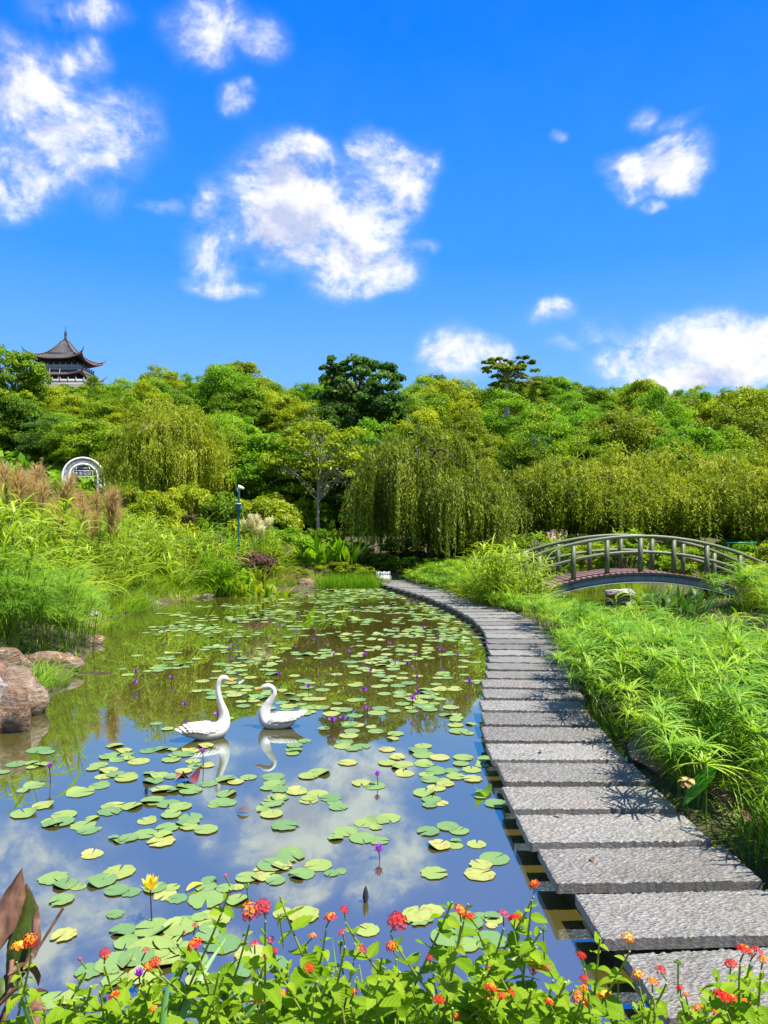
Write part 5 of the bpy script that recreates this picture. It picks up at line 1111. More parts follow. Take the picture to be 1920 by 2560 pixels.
# --- blooms
def bloom_parts(seed, L, n, mt, openness=.5):
    rng = np.random.default_rng(seed); out = []
    for k in range(n):
        a = k * 2 * PI / n * 1.0 + (k % 3) * .25; pit = [1.35, 1.05, .75][k % 3] - openness * .4
        mb = MB(); mb.blades([(0, 0, 0)], [a], [pit], [L * (1, .95, .9)[k % 3]], [L * .3], [-.25], 4, [rng.uniform(.2, .9)], prof=[.4, .9, 1, .7, .04]); out.append(mb.mesh('petal', mt))
    return out
PB = bloom_parts(1, .055, 18, PETP); YB = bloom_parts(2, .075, 15, PETY)
mb = MB(); r_ = np.random.default_rng(3); n = 20; mb.blades(np.zeros((n, 3)), np.arange(n) * 2.4, [1.45, 1.1, .75, .5] * 5, .055, .017, -.2, 4, r_.uniform(.1, .9, n), prof=[.4, .9, 1, .7, .04]); PBJ = mb.mesh('petals', PETP)
def stalk(h):
    mb = MB(); mb.tube([(.01, .0, -.05), (.004, 0, h * .5), (0, 0, h)], [.0045, .004, .004], 6); return mb.mesh('stalk', LSTEM)
ST = {h: stalk(h) for h in (.05, .08, .13, .18)}
def bloom(label, p, h, petals, sc=1.0, rz=0.0, group=None):
    r = thing('water_lily', label, 'flower', (p[0], p[1], 0), rz, 1.0, group); hk = min(ST, key=lambda q: abs(q - h)); obj('stalk', ST[hk], r)
    if isinstance(petals, list):
        for me in petals: obj('petal', me, r, (0, 0, hk), 0, sc)
    else: obj('bloom', petals, r, (0, 0, hk), 0, sc)
    return r
p = on(376, 2305); bloom('yellow star-shaped water lily on a stalk above the near pads', p, .18, YB, 1.25)
p = on(947, 2148); bloom('lone purple water lily closing on a stalk over the cloud reflection', p, .05, PB, 1.1)
p = on(943, 1963); bloom('purple water lily over the dark tree reflection right of the swans', p, .08, PB, .95)
p = on(507, 1918); bloom('purple water lily on a tall stalk in front of the left swan', p, .13, PB, .95)
p = on(124, 1957); bloom('purple water lily on a tall stalk at the left edge of the pond', p, .13, PB, .95)
p = on(348, 2482); bloom('violet water lily behind the grass blades at the lower left', p, .08, PB, .8)
Z1 = [(410,505),(562,590),(850,592),(1125,508),(1130,603),(1102,655),(868,690),(740,728),(687,748),(693,422),(780,390),(853,395),(982,345),(1013,287),(1077,452),(1013,432),(885,488),(1255,397),(1338,402),(1235,315),(1397,548),(1483,357),(170,357),(150,367),(350,327),(498,293),(505,217),(415,242),(590,270),(90,745),(790,175),(1157,255),(1115,410)]
Z1 = [(500 + x / 2.074, 1440 + y / 2.074) for x, y in Z1] + [(340, 1687), (337, 1705), (429, 1690), (463, 1760), (410, 1580)]
for q, (px, py) in enumerate(Z1):
    d = F * (H - .08) / (py - HY + 4); x = (px - CX) * d / F
    side = 'left of the swans' if px < 480 else 'behind the swans' if px < 760 else 'in the middle of the pond' if px < 1050 else 'towards the walkway'
    dep = 'nearest' if d < 8.5 else 'halfway out' if d < 11.5 else 'far out'
    bloom(f'purple water lily {dep} {side}', (x, d), [.08, .13, .08, .05][q % 4], PBJ, .95 + .25 * (q % 3) / 2, q, 'purple water lilies')
# --- buds, a turned maroon leaf, a floating dead leaf
for (px, py, s_, lb) in [(914, 2255, 1.0, 'dark pointed water lily bud standing in the open water below the lone bloom'), (366, 1985, .8, 'dark bud poking from the water left of the maroon leaf'), (566, 2540, .9, 'dark bud between the lantana stems at the bottom')]:
    p = on(px, py); mb = MB(); mb.tube([(0, 0, -.05), (0, 0, .0), (0, 0, .03), (0, 0, .07), (0, 0, .1)], [.004, .012, .02, .013, .001], 10); tag(obj('lily_bud', mb.mesh('lily_bud', BUDM, smooth=True), None, (p[0], p[1], 0), 0, s_), lb, 'bud')
def curled(name, label, cat, loc, L, W, mt, rz, curl=2.0, lift=.6):
    u, v = np.meshgrid(np.linspace(-1, 1, 9), np.linspace(0, 1, 9)); wd = np.sin(np.clip(v * .93 + .05, 0, 1) * PI) ** .7
    X = u * wd * W / 2; Z = np.abs(u * wd) ** 1.6 * W * .35 * curl + np.sin(v * PI) * L * .2 * lift; Y = v * L - L / 2
    i, j = np.meshgrid(np.arange(8), np.arange(8)); a = (j * 9 + i).ravel(); mb = MB(); mb.add(np.stack([X, Y, Z], -1), np.stack([a, a + 1, a + 10, a + 9], 1), .5)
    return tag(obj(name, mb.mesh(name, mt, smooth=True), None, loc, rz), label, cat)
p = on(478, 1955); curled('upturned_pad', 'maroon upturned water lily pad below the left swan', 'lily pad', (p[0], p[1], .01), .15, .16, PADU, .7, 1.6)
p = on(450, 1953); curled('upturned_pad', 'small maroon curled pad left of the larger maroon one', 'lily pad', (p[0], p[1], .01), .09, .08, PADU, 2.2, 1.6)
p = on(1208, 1988); curled('drowning_pad', 'young folded lily pad floating left of the slabs', 'lily pad', (p[0], p[1], .01), .13, .15, G_BRT, .3, 1.2)
p = on(487, 2222); curled('fallen_leaf', 'fallen pale yellow leaf lying among the near pads', 'leaf', (p[0], p[1], .012), .12, .05, PETY, -.7, .6, .4)
p = on(608, 2032); curled('dead_leaf', 'dark dead leaf floating on the blue reflection below the right swan', 'leaf', (p[0], p[1], .012), .12, .05, G_DEAD, 1.3, .8)

# ================================================================== swans
m, t, b = mat('white_painted_concrete', .55, .35)
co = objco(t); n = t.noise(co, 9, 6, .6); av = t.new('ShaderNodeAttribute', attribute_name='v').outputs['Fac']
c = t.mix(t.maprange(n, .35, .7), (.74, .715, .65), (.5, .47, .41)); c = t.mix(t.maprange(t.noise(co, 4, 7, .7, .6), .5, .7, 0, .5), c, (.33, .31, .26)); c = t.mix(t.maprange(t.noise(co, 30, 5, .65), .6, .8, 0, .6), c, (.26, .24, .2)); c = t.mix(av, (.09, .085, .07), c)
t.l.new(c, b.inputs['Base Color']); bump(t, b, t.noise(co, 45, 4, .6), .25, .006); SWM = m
ORNG = plain('orange_bill', (.72, .2, .045), .45, .4)
def loft(mb, path, rad, ns=24, t=1.0):
    """rings (half width, half height) swept along a side-view path (x, z)"""
    P = catmull(path, 7); R = catmull(rad, 7); T = np.gradient(P, axis=0); T /= np.linalg.norm(T, axis=1)[:, None]; V = []
    a = np.arange(ns) * 2 * PI / ns
    for p, r, tg in zip(P, R, T):
        nx, nz = -tg[1], tg[0]; ca, sa = np.cos(a) * r[0], np.sin(a) * r[1]
        V.append(np.stack([p[0] + nx * sa, ca, p[1] + nz * sa], 1))
    V = np.concatenate(V); k = np.arange(ns); Q = [np.stack([i * ns + k, i * ns + (k + 1) % ns, (i + 1) * ns + (k + 1) % ns, (i + 1) * ns + k], 1) for i in range(len(P) - 1)]
    mb.add(V, np.concatenate(Q), t); mb.add(V[:ns], np.arange(ns)[None, ::-1], t); mb.add(V[-ns:], np.arange(ns)[None], t)
    return P, R
def swan(label, loc, rz, neck, head_pitch, tail, seed, fs):
    r = thing('swan_statue', label, 'statue', loc, rz); mb = MB(); rn = np.random.default_rng(seed)
    body = [tail, (-.20, tail[1] * .72 + .015), (-.12, .085), (-.02, .07), (.07, .07), (.13, .095)]; brad = [(.010, .012), (.052, .040), (.098, .078), (.122, .094), (.116, .092), (.092, .082)]
    path = body + neck[0]; rad = brad + neck[1]
    loft(mb, path, rad, 24); obj('body', mb.mesh('body', SWM, smooth=True), r)
    hx, hz_ = neck[0][-1]; d = np.array([math.cos(head_pitch), math.sin(head_pitch)]); bb = MB(); s0 = np.array([hx, hz_])
    loft(bb, [tuple(s0 - d * .004), tuple(s0 + d * .03), tuple(s0 + d * .062), tuple(s0 + d * .075)], [(.019, .019), (.015, .014), (.009, .007), (.003, .003)], 12); obj('bill', bb.mesh('bill', ORNG, smooth=True), r)
    for sy in (-1, 1):
        e = MB(); c = s0 - d * .022; e.tube([(c[0], sy * .018, c[1] + .008), (c[0], sy * .0255, c[1] + .008)], [.0055, .004], 8); obj('eye', e.mesh('eye', BLK), r)
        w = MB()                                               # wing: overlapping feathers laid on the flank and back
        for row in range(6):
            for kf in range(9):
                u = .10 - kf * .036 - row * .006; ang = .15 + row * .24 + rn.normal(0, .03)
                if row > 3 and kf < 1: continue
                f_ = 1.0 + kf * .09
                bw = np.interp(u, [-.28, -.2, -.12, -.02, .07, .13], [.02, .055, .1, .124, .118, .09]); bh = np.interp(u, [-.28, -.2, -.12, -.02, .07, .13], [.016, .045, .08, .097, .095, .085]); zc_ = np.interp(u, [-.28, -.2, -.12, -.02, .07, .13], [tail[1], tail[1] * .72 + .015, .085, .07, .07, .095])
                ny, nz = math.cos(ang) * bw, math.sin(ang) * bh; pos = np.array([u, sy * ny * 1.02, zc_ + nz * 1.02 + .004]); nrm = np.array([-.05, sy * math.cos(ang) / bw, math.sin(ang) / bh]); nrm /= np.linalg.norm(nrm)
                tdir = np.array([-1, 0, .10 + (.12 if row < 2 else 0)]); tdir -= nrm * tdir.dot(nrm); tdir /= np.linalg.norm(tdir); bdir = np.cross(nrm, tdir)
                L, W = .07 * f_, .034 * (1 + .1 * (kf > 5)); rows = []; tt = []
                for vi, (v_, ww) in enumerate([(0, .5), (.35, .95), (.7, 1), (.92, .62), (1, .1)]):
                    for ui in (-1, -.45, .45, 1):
                        rows.append(pos + tdir * L * v_ + bdir * W * .5 * ww * ui + nrm * (.003 + .012 * v_ - .009 * abs(ui) ** 2)); tt.append(.1 if abs(ui) == 1 or v_ == 1 else 1.0)  # feather rims coloured dark: shade and dirt of the gaps between feathers
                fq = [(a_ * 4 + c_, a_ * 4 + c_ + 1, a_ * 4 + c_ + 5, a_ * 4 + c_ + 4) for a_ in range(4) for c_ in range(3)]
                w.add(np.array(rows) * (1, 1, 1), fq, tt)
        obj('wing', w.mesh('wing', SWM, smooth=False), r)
    r.scale = (fs, fs, fs); return r
n1 = ([(.165, .16), (.165, .25), (.130, .36), (.105, .46), (.105, .545), (.135, .605), (.175, .610), (.205, .592)], [(.062, .066), (.043, .047), (.032, .034), (.027, .028), (.0255, .026), (.029, .030), (.031, .031), (.020, .020)])
swan('upright white swan statue with orange bill on the left, facing right', (SWAN1[0], SWAN1[1], -.005), math.radians(24), n1, -.38, (-.27, .085), 1, 1.02)
n2 = ([(.155, .165), (.125, .25), (.075, .33), (.045, .39), (.055, .445), (.10, .475), (.15, .470), (.19, .450)], [(.062, .068), (.045, .05), (.035, .036), (.030, .031), (.0275, .028), (.028, .029), (.031, .030), (.020, .020)])
swan('white swan statue with curved neck and raised tail on the right, facing left', (SWAN2[0], SWAN2[1], -.005), math.radians(183), n2, -.18, (-.29, .16), 2, .97)
# ================================================================== lantana in front
rng = np.random.default_rng(55)
m = leafmat('lantana_leaf', [(0, (.095, .21, .005)), (.5, (.21, .36, .01)), (1, (.38, .5, .03))], trans=.5, rough=.55, orand=.5, spec=.15)
t = NT(m.node_tree); b = t.n['Principled BSDF']; co = objco(t)
sx_ = t.new('ShaderNodeSeparateXYZ'); t.l.new(co, sx_.inputs[0])
vv = t.math('SUBTRACT', sx_.outputs[1], t.math('MULTIPLY', t.math('ABSOLUTE', sx_.outputs[0]), .75)); vn = t.math('SINE', t.math('MULTIPLY', vv, 58.0))
bump(t, b, t.math('ADD', t.math('MULTIPLY', vn, .5), t.noise(co, 26, 3, .6)), .22, .02); LAN = m
def lantana_leaf(seed, droop, fold):
    r = np.random.default_rng(seed); rows = 11; v = np.linspace(0, 1, rows); wd = np.interp(v, [0, .08, .25, .42, .7, .9, 1], [.03, .16, .27, .29, .2, .08, .0]); V, T = [], []
    for k, (vi, w) in enumerate(zip(v, wd)):
        w2 = w + (.018 if k % 2 and 0 < k < rows - 1 else -.008) * (w > .05)
        ang = droop * vi; y = math.sin(ang) / droop if abs(droop) > 1e-3 else vi; z = -(1 - math.cos(ang)) / droop if abs(droop) > 1e-3 else 0
        for u in (-1, -.5, 0, .5, 1): V.append((u * w2, y, z + abs(u) * w2 * fold + .01 * math.sin(vi * 9 + u * 3 + seed))); T.append(.62 if u == 0 else .45 + .1 * abs(u))
    Q = [(k * 5 + c, k * 5 + c + 1, k * 5 + c + 6, k * 5 + c + 5) for k in range(rows - 1) for c in range(4)]
    mb = MB(); mb.add(V, Q, T); return mb.mesh('leaf', LAN, smooth=True)
LLEAF = [lantana_leaf(q, d_, f_) for q, (d_, f_) in enumerate([(.5, .35), (.9, .25), (1.3, .4), (-.3, .5), (.2, .2)])]
def floretmat(name, c1, c2): return leafmat(name, [(0, c1), (1, c2)], trans=.2, rough=.6, orand=.2, spec=.2)
FR = floretmat('red_floret', (.52, .012, .012), (.75, .05, .02)); FO = floretmat('orange_floret', (.72, .14, .01), (.85, .34, .02)); FY = floretmat('yellow_floret', (.8, .45, .02), (.85, .6, .08)); FP = floretmat('pink_red_floret', (.55, .03, .08), (.72, .12, .16))
def head(seed, outer, inner, n=26, full=1.0):
    """domed cluster of four-lobed florets, radius 1"""
    r = np.random.default_rng(seed); mb = MB()
    for k in range(n):
        u = (k + .5) / n; th = math.acos(1 - u * full); ph = k * 2.39996; d = np.array([math.sin(th) * math.cos(ph), math.sin(th) * math.sin(ph), math.cos(th) * .75])
        z = d / np.linalg.norm(d); a = np.cross(z, (0.3, .2, 1)); a /= np.linalg.norm(a); b_ = np.cross(z, a); p = d * r.uniform(.85, 1.05); mi = 1 if u < .38 else 0; s_ = .27 * r.uniform(.8, 1.15)
        for q in range(4):
            g = q * PI / 2 + r.uniform(-.2, .2); o = a * math.cos(g) + b_ * math.sin(g); sd = np.cross(z, o)
            mb.add([p - z * .04, p + o * s_ * .6 + sd * s_ * .42 + z * .03, p + o * s_ * 1.05 + z * r.uniform(-.06, .08), p + o * s_ * .6 - sd * s_ * .42 + z * .03], [(0, 1, 2, 3)], r.uniform(0, 1), mi)
        mb.stems([p - z * .6], [p - z * .03], [.05], .5, mi)
    return mb.mesh('flower_head', outer, inner)
HEADS = {'red': [head(1, FR, FO), head(2, FR, FR, 30)], 'mix': [head(3, FR, FO), head(4, FR, FY)], 'orange': [head(5, FO, FO), head(6, FO, FY, 22)], 'pink': [head(7, FP, FP, 16), head(8, FP, FR, 20)]}
mb = MB(); mb.tube([(0, 0, -.6), (0, 0, -.2), (0, 0, .4), (0, 0, .8)], [.12, .5, .55, .1], 8); BUDH = mb.mesh('flower_bud', FP)
BUDG = MB(); 
for k in range(12): q = rdir(rng, 1)[0] * .55; q[2] = abs(q[2]); BUDG.tube([q * .5, q, q * 1.25], [.1, .2, .05], 6)
BUDG = BUDG.mesh('flower_bud', G_STEM)
Z7 = [(1080,343,76,'mix'),(1136,326,66,'red'),(843,492,66,'red'),(670,565,46,'red'),(640,583,40,'red'),(843,405,26,'pink'),(1427,373,52,'mix'),(1485,338,36,'red'),(1480,437,36,'pink'),(80,503,66,'orange'),(130,470,60,'mix'),(1100,487,36,'pink'),(1165,472,42,'pink'),(1187,515,26,'red'),(1350,453,36,'orange'),(1560,510,46,'pink'),(630,515,32,'pink'),(345,550,24,'pink'),(1530,692,26,'mix'),(1600,718,30,'orange'),(975,190,20,'pink'),(620,775,26,'pink'),(795,432,22,'pink')]
Z8 = [(150,367,76,'red'),(405,322,52,'mix'),(447,347,40,'red'),(583,340,48,'pink'),(630,355,52,'red'),(710,215,42,'red'),(1088,433,50,'orange'),(127,466,44,'mix'),(110,605,28,'red'),(530,638,52,'mix'),(710,548,56,'mix'),(763,553,30,'pink'),(1130,583,46,'orange'),(1188,612,42,'orange'),(1222,565,44,'pink'),(893,690,60,'mix'),(995,675,62,'orange'),(1560,487,62,'red'),(1610,487,46,'pink'),(1640,520,42,'orange'),(1473,678,70,'red'),(1375,727,52,'orange'),(1565,757,66,'red'),(1440,732,24,'red'),(335,715,22,'pink'),(525,675,26,'red'),(615,655,32,'red'),(40,675,36,'red')]
HD = [(x / 1.728, 2080 + y / 1.728, w / 1.728, c) for x, y, w, c in Z7] + [(900 + x / 1.626, 2080 + y / 1.626, w / 1.626, c) for x, y, w, c in Z8]
LSTG = leafmat('lantana_stem', [(0, (.16, .22, .03)), (1, (.3, .36, .08))], trans=.1)
for k in range(24): HD.append((rng.uniform(180, 1900), rng.uniform(2360, 2540), rng.uniform(15, 30), ['red', 'mix', 'red', 'orange'][k % 4]))
BASES = [(60, 'lantana bush at the lower left corner beside the brown leaves'), (400, 'lantana bush behind the long grass blades, left of the largest red flower head'), (640, 'lantana bush with the largest red and orange flower head'), (900, 'lantana bush low in the middle between the two tallest sprigs'), (1130, 'lantana bush with the pair of red heads right of the middle'), (1320, 'lantana bush with the tall slender sprig over the open water'), (1560, 'lantana bush leaning over the nearest slab'), (1840, 'lantana bush at the lower right corner')]
bushes = []
for px, lb in BASES:
    dd = 1.22; x = (px - CX) * dd / F; y = 1.3 + rng.uniform(-.06, .1); bushes.append(thing('lantana_bush', lb, 'lantana', (x, y, hz(x, y)), group='lantana bushes in front'))
def put_leaf(par, P, az, tilt, roll, L):
    o = obj('leaf', LLEAF[int(rng.integers(5))], par); o.location = Vector(P) - par.location
    o.rotation_mode = 'XYZ'; M = Matrix.Rotation(az - PI / 2, 4, 'Z') @ Matrix.Rotation(tilt, 4, 'X') @ Matrix.Rotation(roll, 4, 'Y'); o.rotation_euler = M.to_euler(); o.scale = (L, L, L)
def shoot(bi, tip, L0, leaf_scale=1.0, start=None, node=.042, skip_top=0):
    par = bushes[bi]; bl = np.array(par.location); tip = np.array(tip)
    st = np.array([bl[0] + (tip[0] - bl[0]) * .45 + rng.normal(0, .03), bl[1] + rng.normal(0, .04), bl[2] + .02]) if start is None else start
    mid = (st + tip) / 2 + np.array([rng.normal(0, .085), rng.normal(0, .05), .02]); C = catmull([tuple(st), tuple(mid), tuple(tip)], 14)
    seg = np.linalg.norm(np.diff(C, axis=0), axis=1); al_ = np.concatenate([[0], np.cumsum(seg)]); tot = al_[-1]
    mb = MB(); mb.tube(C - bl, np.linspace(.0036, .0014, len(C)), 6, .7); obj('stem', mb.mesh('stem', LSTG, smooth=True), par)
    s = tot - .012 - skip_top; k = 0; a0 = rng.uniform(0, PI)
    while s > max(.1, tot - .62):
        p = np.array([np.interp(s, al_, C[:, q]) for q in range(3)])
        size = min(1.0, .32 + k * .2) * leaf_scale
        for q in (0, PI):
            if rng.random() < .06: continue
            put_leaf(par, p, a0 + q + rng.normal(0, .35), rng.uniform(-.45, .6) + (.45 if k == 0 else 0), rng.normal(0, .3), L0 * size * rng.uniform(.8, 1.2))
        a0 += PI / 2 + rng.normal(0, .2); s -= node * (.45 + .2 * min(k, 3)) * rng.uniform(.8, 1.2); k += 1
def nearest(px): return int(np.argmin([abs(px - b_[0]) for b_ in BASES]))
for k, (px, py, w, c) in enumerate(HD):
    bi = nearest(px); d = 1.05 + rng.uniform(-.08, .1); P = at(px, py, d); par = bushes[bi]; o = None
    rad = w / 2 * d / F * 1.12
    if w < 14: o = obj('flower_bud', BUDH, par)
    else: o = obj('flower_head', HEADS[c][k % 2], par)
    o.location = Vector(P) - par.location; o.scale = (rad,) * 3; o.rotation_euler = (rng.uniform(.1, .6), rng.uniform(-.35, .35), rng.uniform(0, 6))
    tip = P - np.array([rng.normal(0, .006), -.004, max(.016, rad * 1.1)])
    mb = MB(); mb.tube([tip - P, (tip - P) * .5, np.array([0, 0, -rad * .2])], [.0013, .0012, .0012], 5, .6)
    po = obj('flower_stalk', mb.mesh('flower_stalk', G_STEM), par); po.location = Vector(P) - par.location
    shoot(bi, tip - np.array([0, 0, .004]), .043, 1.0, skip_top=.01)
for k in range(190):                                              # leafy shoots without flowers fill the lower band
    px = rng.uniform(40, 1910); lim = np.interp(px, [0, 150, 300, 500, 800, 1000, 1250, 1420, 1500, 1620, 1920], [2500, 2490, 2440, 2410, 2400, 2385, 2390, 2440, 2460, 2490, 2470])
    py = rng.uniform(lim, 2600); d = 1.12 + rng.uniform(-.14, .25); shoot(nearest(px), at(px, py, d), .045, 1.0)
for (px, py, bi, d) in [(1130, 2255, 2, 1.1), (1170, 2260, 2, 1.14), (1330, 2250, 5, 1.12), (1352, 2330, 5, 1.08), (1500, 2345, 6, 1.15), (700, 2240, 2, 1.12), (1000, 2430, 3, 1.0), (820, 2450, 3, 1.02), (560, 2440, 1, 1.05), (250, 2480, 1, 1.05), (1790, 2440, 7, 1.05)]:
    shoot(bi, at(px, py, d), .056)
for q, (px, py) in enumerate([(617, 2216), (1695, 2408), (1545, 2448), (1358, 2322), (700, 2292), (850, 2360)]):
    d = 1.1; P = at(px, py, d); par = bushes[nearest(px)]; o = obj('flower_bud', BUDG, par); o.location = Vector(P) - par.location; o.scale = (.008,) * 3
    mb = MB(); mb.tube([(0, 0, 0), (.004, .01, -.05)], [.0012, .0014], 5, .6); so_ = obj('flower_stalk', mb.mesh('flower_stalk', G_STEM), par); so_.location = Vector(P) - par.location
# --- long grass blades at the lower left
GB = leafmat('waxy_grass_blade', [(0, (.09, .24, .05)), (1, (.2, .42, .12))], trans=.3, rough=.35, spec=.5)
gr = thing('grass_plant', 'long pale green grass blades crossing the lantana at the lower left', 'grass', (-.42, 1.15, hz(-.42, 1.15)))
for (x0, y0, x1, y1, w, d0, d1, bow) in [(420, 2620, 565, 2345, 26, 1.05, 1.2, 10), (400, 2640, 470, 2380, 30, 1.0, 1.15, 25), (560, 2600, 720, 2405, 24, 1.05, 1.2, -10), (95, 2620, 30, 2420, 22, .95, 1.05, 8), (870, 2600, 830, 2340, 14, 1.1, 1.2, 4), (700, 2600, 640, 2480, 18, 1.0, 1.1, 5), (1090, 2580, 1085, 2470, 14, 1.05, 1.1, 3)]:
    P0, P1 = at(x0, y0, d0), at(x1, y1, d1); base = np.array([P0[0], P0[1], P0[2] - .0]); mid = (P0 + P1) / 2 + np.array([-bow / F, 0, bow / F]); C = catmull([tuple(base), tuple(mid), tuple(P1)], 8); n = len(C); u = np.linspace(0, 1, n)
    ww = w / F * np.interp(u, [0, .4, 1], [.9, 1, .05]) / 2; T = np.gradient(C, axis=0); T /= np.linalg.norm(T, axis=1)[:, None]; S = np.cross(T, (0.25, 1, .1)); S /= np.linalg.norm(S, axis=1)[:, None]
    Nn = np.cross(S, T); V = np.stack([C - S * ww[:, None] + Nn * ww[:, None] * .35, C, C + S * ww[:, None] + Nn * ww[:, None] * .35], 1).reshape(-1, 3) - np.array(gr.location); Q = [(k * 3 + c, k * 3 + c + 1, k * 3 + c + 4, k * 3 + c + 3) for k in range(n - 1) for c in (0, 1)]
    mb = MB(); mb.add(V, Q, rng.uniform(.2, .9)); obj('blade', mb.mesh('blade', GB, smooth=True), gr)
# --- withered canna at the lower left corner
m, t, b = mat('withered_canna', .55, .35); co = objco(t); mp = t.new('ShaderNodeMapping'); mp.inputs['Scale'].default_value = (60, 60, 5); t.l.new(co, mp.inputs[0])
n = t.noise(mp.outputs[0], 1.0, 5, .6); av = t.new('ShaderNodeAttribute', attribute_name='v').outputs['Fac']
grn = t.mix(t.maprange(n, .35, .65), (.035, .062, .006), (.085, .105, .012)); brn = t.mix(t.maprange(n, .35, .65), (.06, .026, .014), (.2, .1, .055)); t.l.new(t.mix(t.maprange(t.math('ADD', av, t.math('MULTIPLY', t.math('SUBTRACT', n, .5), .7)), .4, .6), grn, brn), b.inputs['Base Color']); bump(t, b, n, .5, .004); CAN_D = m
wc = thing('withered_canna', 'withered brown and olive canna leaves at the lower left corner', 'plant', (-.62, 1.1, hz(-.62, 1.1)))
def big_leaf(name, pts, w, v0, v1, fold=.3, facing=(0.2, 1, .1)):
    C = catmull([tuple(at(*p)) for p in pts], 8); n = len(C); u = np.linspace(0, 1, n); W = w / F * pts[0][2] * np.interp(u, [0, .2, .45, .75, .92, 1], [.22, .7, 1, .72, .25, .02]) / 2
    T = np.gradient(C, axis=0); T /= np.linalg.norm(T, axis=1)[:, None]; S = np.cross(T, facing); S /= np.linalg.norm(S, axis=1)[:, None]; N_ = np.cross(S, T); V, tt = [], []; r = np.random.default_rng(int(w * 7))
    for k in range(n):
        for c in (-1, -.5, 0, .5, 1): V.append(C[k] + S[k] * W[k] * c + N_[k] * W[k] * (fold * abs(c) + r.normal(0, .04))); tt.append(v0 + (v1 - v0) * u[k] + .25 * (c > .8) * (v1 > .5))
    Q = [(k * 5 + c, k * 5 + c + 1, k * 5 + c + 6, k * 5 + c + 5) for k in range(n - 1) for c in range(4)]
    mb = MB(); mb.add(np.array(V) - np.array(wc.location), Q, np.clip(tt, 0, 1)); return obj(name, mb.mesh(name, CAN_D, smooth=True), wc)
big_leaf('leaf', [(20, 2480, 1.15), (45, 2380, 1.15), (60, 2290, 1.17), (66, 2208, 1.18)], 92, .0, .5)
big_leaf('leaf', [(-60, 2420, 1.12), (-15, 2330, 1.14), (25, 2250, 1.16), (55, 2170, 1.18)], 80, .75, 1.0, .5)
big_leaf('leaf', [(60, 2420, 1.1), (82, 2370, 1.12), (84, 2310, 1.14), (94, 2266, 1.15)], 34, .8, 1.0, .6)
big_leaf('leaf', [(60, 2600, 1.1), (75, 2540, 1.12), (95, 2500, 1.14), (122, 2480, 1.16)], 62, .9, .9, .5)
big_leaf('leaf', [(-40, 2560, 1.1), (0, 2480, 1.12), (30, 2440, 1.14), (40, 2400, 1.14)], 50, .1, .3)
big_leaf('leaf', [(20, 2440, 1.1), (60, 2420, 1.12), (85, 2440, 1.14), (96, 2466, 1.15)], 30, .95, 1.0, .8)
big_leaf('leaf', [(-10, 2380, 1.15), (10, 2330, 1.16), (22, 2300, 1.17), (30, 2280, 1.18)], 40, .8, .9, .4)
for pts, r_ in [([(-20, 2600, 1.12), (30, 2480, 1.13), (90, 2380, 1.15), (158, 2270, 1.18)], .0022), ([(10, 2560, 1.1), (25, 2470, 1.12), (30, 2400, 1.14)], .004), ([(-20, 2530, 1.1), (30, 2480, 1.1), (50, 2465, 1.1)], .003)]:
    mb = MB(); mb.tube(catmull([tuple(at(*p) - np.array(wc.location)) for p in pts], 5), r_, 6, .9); obj('stalk', mb.mesh('stalk', CAN_D), wc)
# --- big arrowhead leaf with a withered bloom by the slabs
P = at(1735, 1975, 5.6); ah = thing('arrowhead_leaf', 'large glossy heart-shaped leaf with a withered yellow flower over the right slab edge', 'plant', (P[0] + .1, P[1] + .1, -.02))
rows = 12; v = np.linspace(0, 1, rows); wd = np.interp(v, [0, .15, .35, .6, .85, 1], [.35, .8, 1, .75, .3, .0]); A, B_ = at(1770, 1925, 5.7), at(1708, 2012, 5.45); ax = B_ - A; sd_ = np.array([.75, .1, .55]); sd_ -= ax * sd_.dot(ax) / ax.dot(ax); sd_ /= np.linalg.norm(sd_); V = []
for vi, w_ in zip(v, wd):
    for c in (-1, -.5, 0, .5, 1): V.append(A + ax * (vi * 1.15 - .1) + sd_ * c * w_ * .13 + np.array([0, -.05 * math.sin(vi * 3) + abs(c) * .03 * w_, .0]))
Q = [(k * 5 + c, k * 5 + c + 1, k * 5 + c + 6, k * 5 + c + 5) for k in range(rows - 1) for c in range(4)]
HEART = leafmat('glossy_leaf', [(0, (.02, .14, .006)), (1, (.05, .26, .012))], trans=.35, rough=.25, spec=.6)
mb = MB(); mb.add(np.array(V) - np.array(ah.location), Q, .5); obj('leaf', mb.mesh('leaf', HEART, smooth=True), ah)
mb = MB(); mb.tube(catmull([(0, 0, -.05), (.02, .02, .15), tuple(A - np.array(ah.location))], 5), .008, 6); obj('stalk', mb.mesh('stalk', G_STEM), ah)
Wm = leafmat('withered_yellow', [(0, (.3, .16, .05)), (1, (.66, .55, .22))], trans=.2)
fb_ = MB(); c0 = at(1718, 1952, 5.42) - np.array(ah.location)
fb_.blades(np.repeat(c0[None], 9, 0), np.linspace(0, 6, 9), rng.uniform(-.2, 1.3, 9), .075, .06, rng.uniform(.5, 2.4, 9), 5, rng.uniform(0, 1, 9), prof=[.4, .9, 1, .9, .6, .2]); obj('withered_flower', fb_.mesh('withered_flower', Wm, smooth=True), ah)
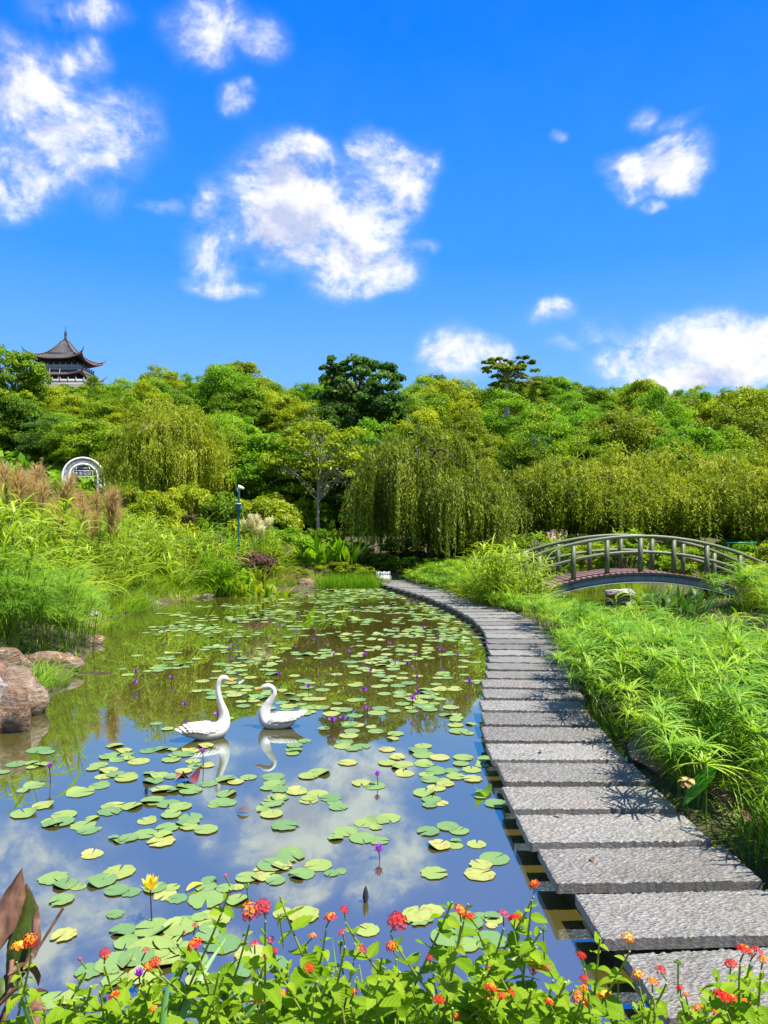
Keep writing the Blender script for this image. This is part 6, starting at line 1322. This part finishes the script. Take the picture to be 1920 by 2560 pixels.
# --- low ground cover on the banks
n = 42000; X = rng.uniform(-16, 12, n); Y = rng.uniform(2, 33, n); s1 = np.minimum(sdist(POND, X, Y), sdist(STREAM, X, Y)); keep = (s1 > .12) & ~((np.abs(X - np.interp(Y, CTR[:, 1], CTR[:, 0])) < .8) & (Y < 27.6)) & (Y > 3.2); X, Y = X[keep], Y[keep]; n = len(X)
mb = MB(); mb.blades(np.stack([X, Y, hgt(X, Y) - .02], 1), rng.uniform(0, 6.28, n), rng.uniform(.7, 1.5, n), rng.uniform(.1, .34, n), rng.uniform(.012, .03, n), rng.uniform(.3, 1.6, n), 3, rng.uniform(.1, .9, n))
tag(obj('ground_cover_grass', mb.mesh('ground_cover_grass', G_BRT)), 'short green grass and weeds covering the banks', 'grass', kind='stuff')

# --- small things on the slabs
for q, (px, py, sc) in enumerate([(1638, 2012, .34), (1620, 2016, .2), (1712, 2108, .16), (1392, 1902, .16)]):
    p = on(px, py, .1); inst(GRS[q % 3], 'grass_tuft', ['yellow-green weed growing from the gap by the right end of a near slab', 'tiny weed left of the yellow-green weed on the slab edge', 'tiny grass sprout before the right end of the second nearest slab', 'tiny grass sprout in the gap between middle slabs'][q], 'grass', 'weeds in the slab gaps', (p[0], p[1] + .01, .05), q, (sc, sc, sc * 1.25), {'foliage': G_YEL})
for q, (px, py) in enumerate([(1480, 2152), (1655, 1990), (1352, 1880), (1395, 2040), (1500, 1806)]):
    p = on(px, py, SLT + .006); lf = curled('fallen_leaf', ['brown fallen leaf on the third nearest slab', 'brown fallen leaf on the slab with the weed', 'small fallen leaf on a middle slab', 'small dry leaf near the left end of a near slab', 'small dry leaf on the slab by the sedges'][q], 'leaf', (p[0], p[1], p[2] + .006), .055, .03, G_DEAD, q * 1.3, .6, .5)

# ================================================================== labels of look-alikes: tell them apart by place
ORD = 'leftmost second third fourth fifth sixth seventh eighth ninth tenth eleventh twelfth thirteenth fourteenth'.split()
ROWN = ['front', 'second', 'third', 'fourth', 'fifth', 'sixth']
bpy.context.view_layer.update()
same = {}
for o in COL.objects:
    if o.parent is None and o.get('label') and o.get('group'): same.setdefault(o['label'], []).append(o)
for lab, os_ in same.items():
    if len(os_) < 2 or len(os_) > 72: continue
    os_.sort(key=lambda o: o.location[1]); nr = max(1, math.ceil(len(os_) / 12)); per = math.ceil(len(os_) / nr)
    for r in range(nr):
        row = sorted(os_[r * per:(r + 1) * per], key=lambda o: o.location[0] / o.location[1])
        for k, o in enumerate(row):
            lab_ = lab; o['label'] = lab_ + (f', {ROWN[r]} row' if nr > 1 else '') + (f', {ORD[k]} from left' if k else ', leftmost')
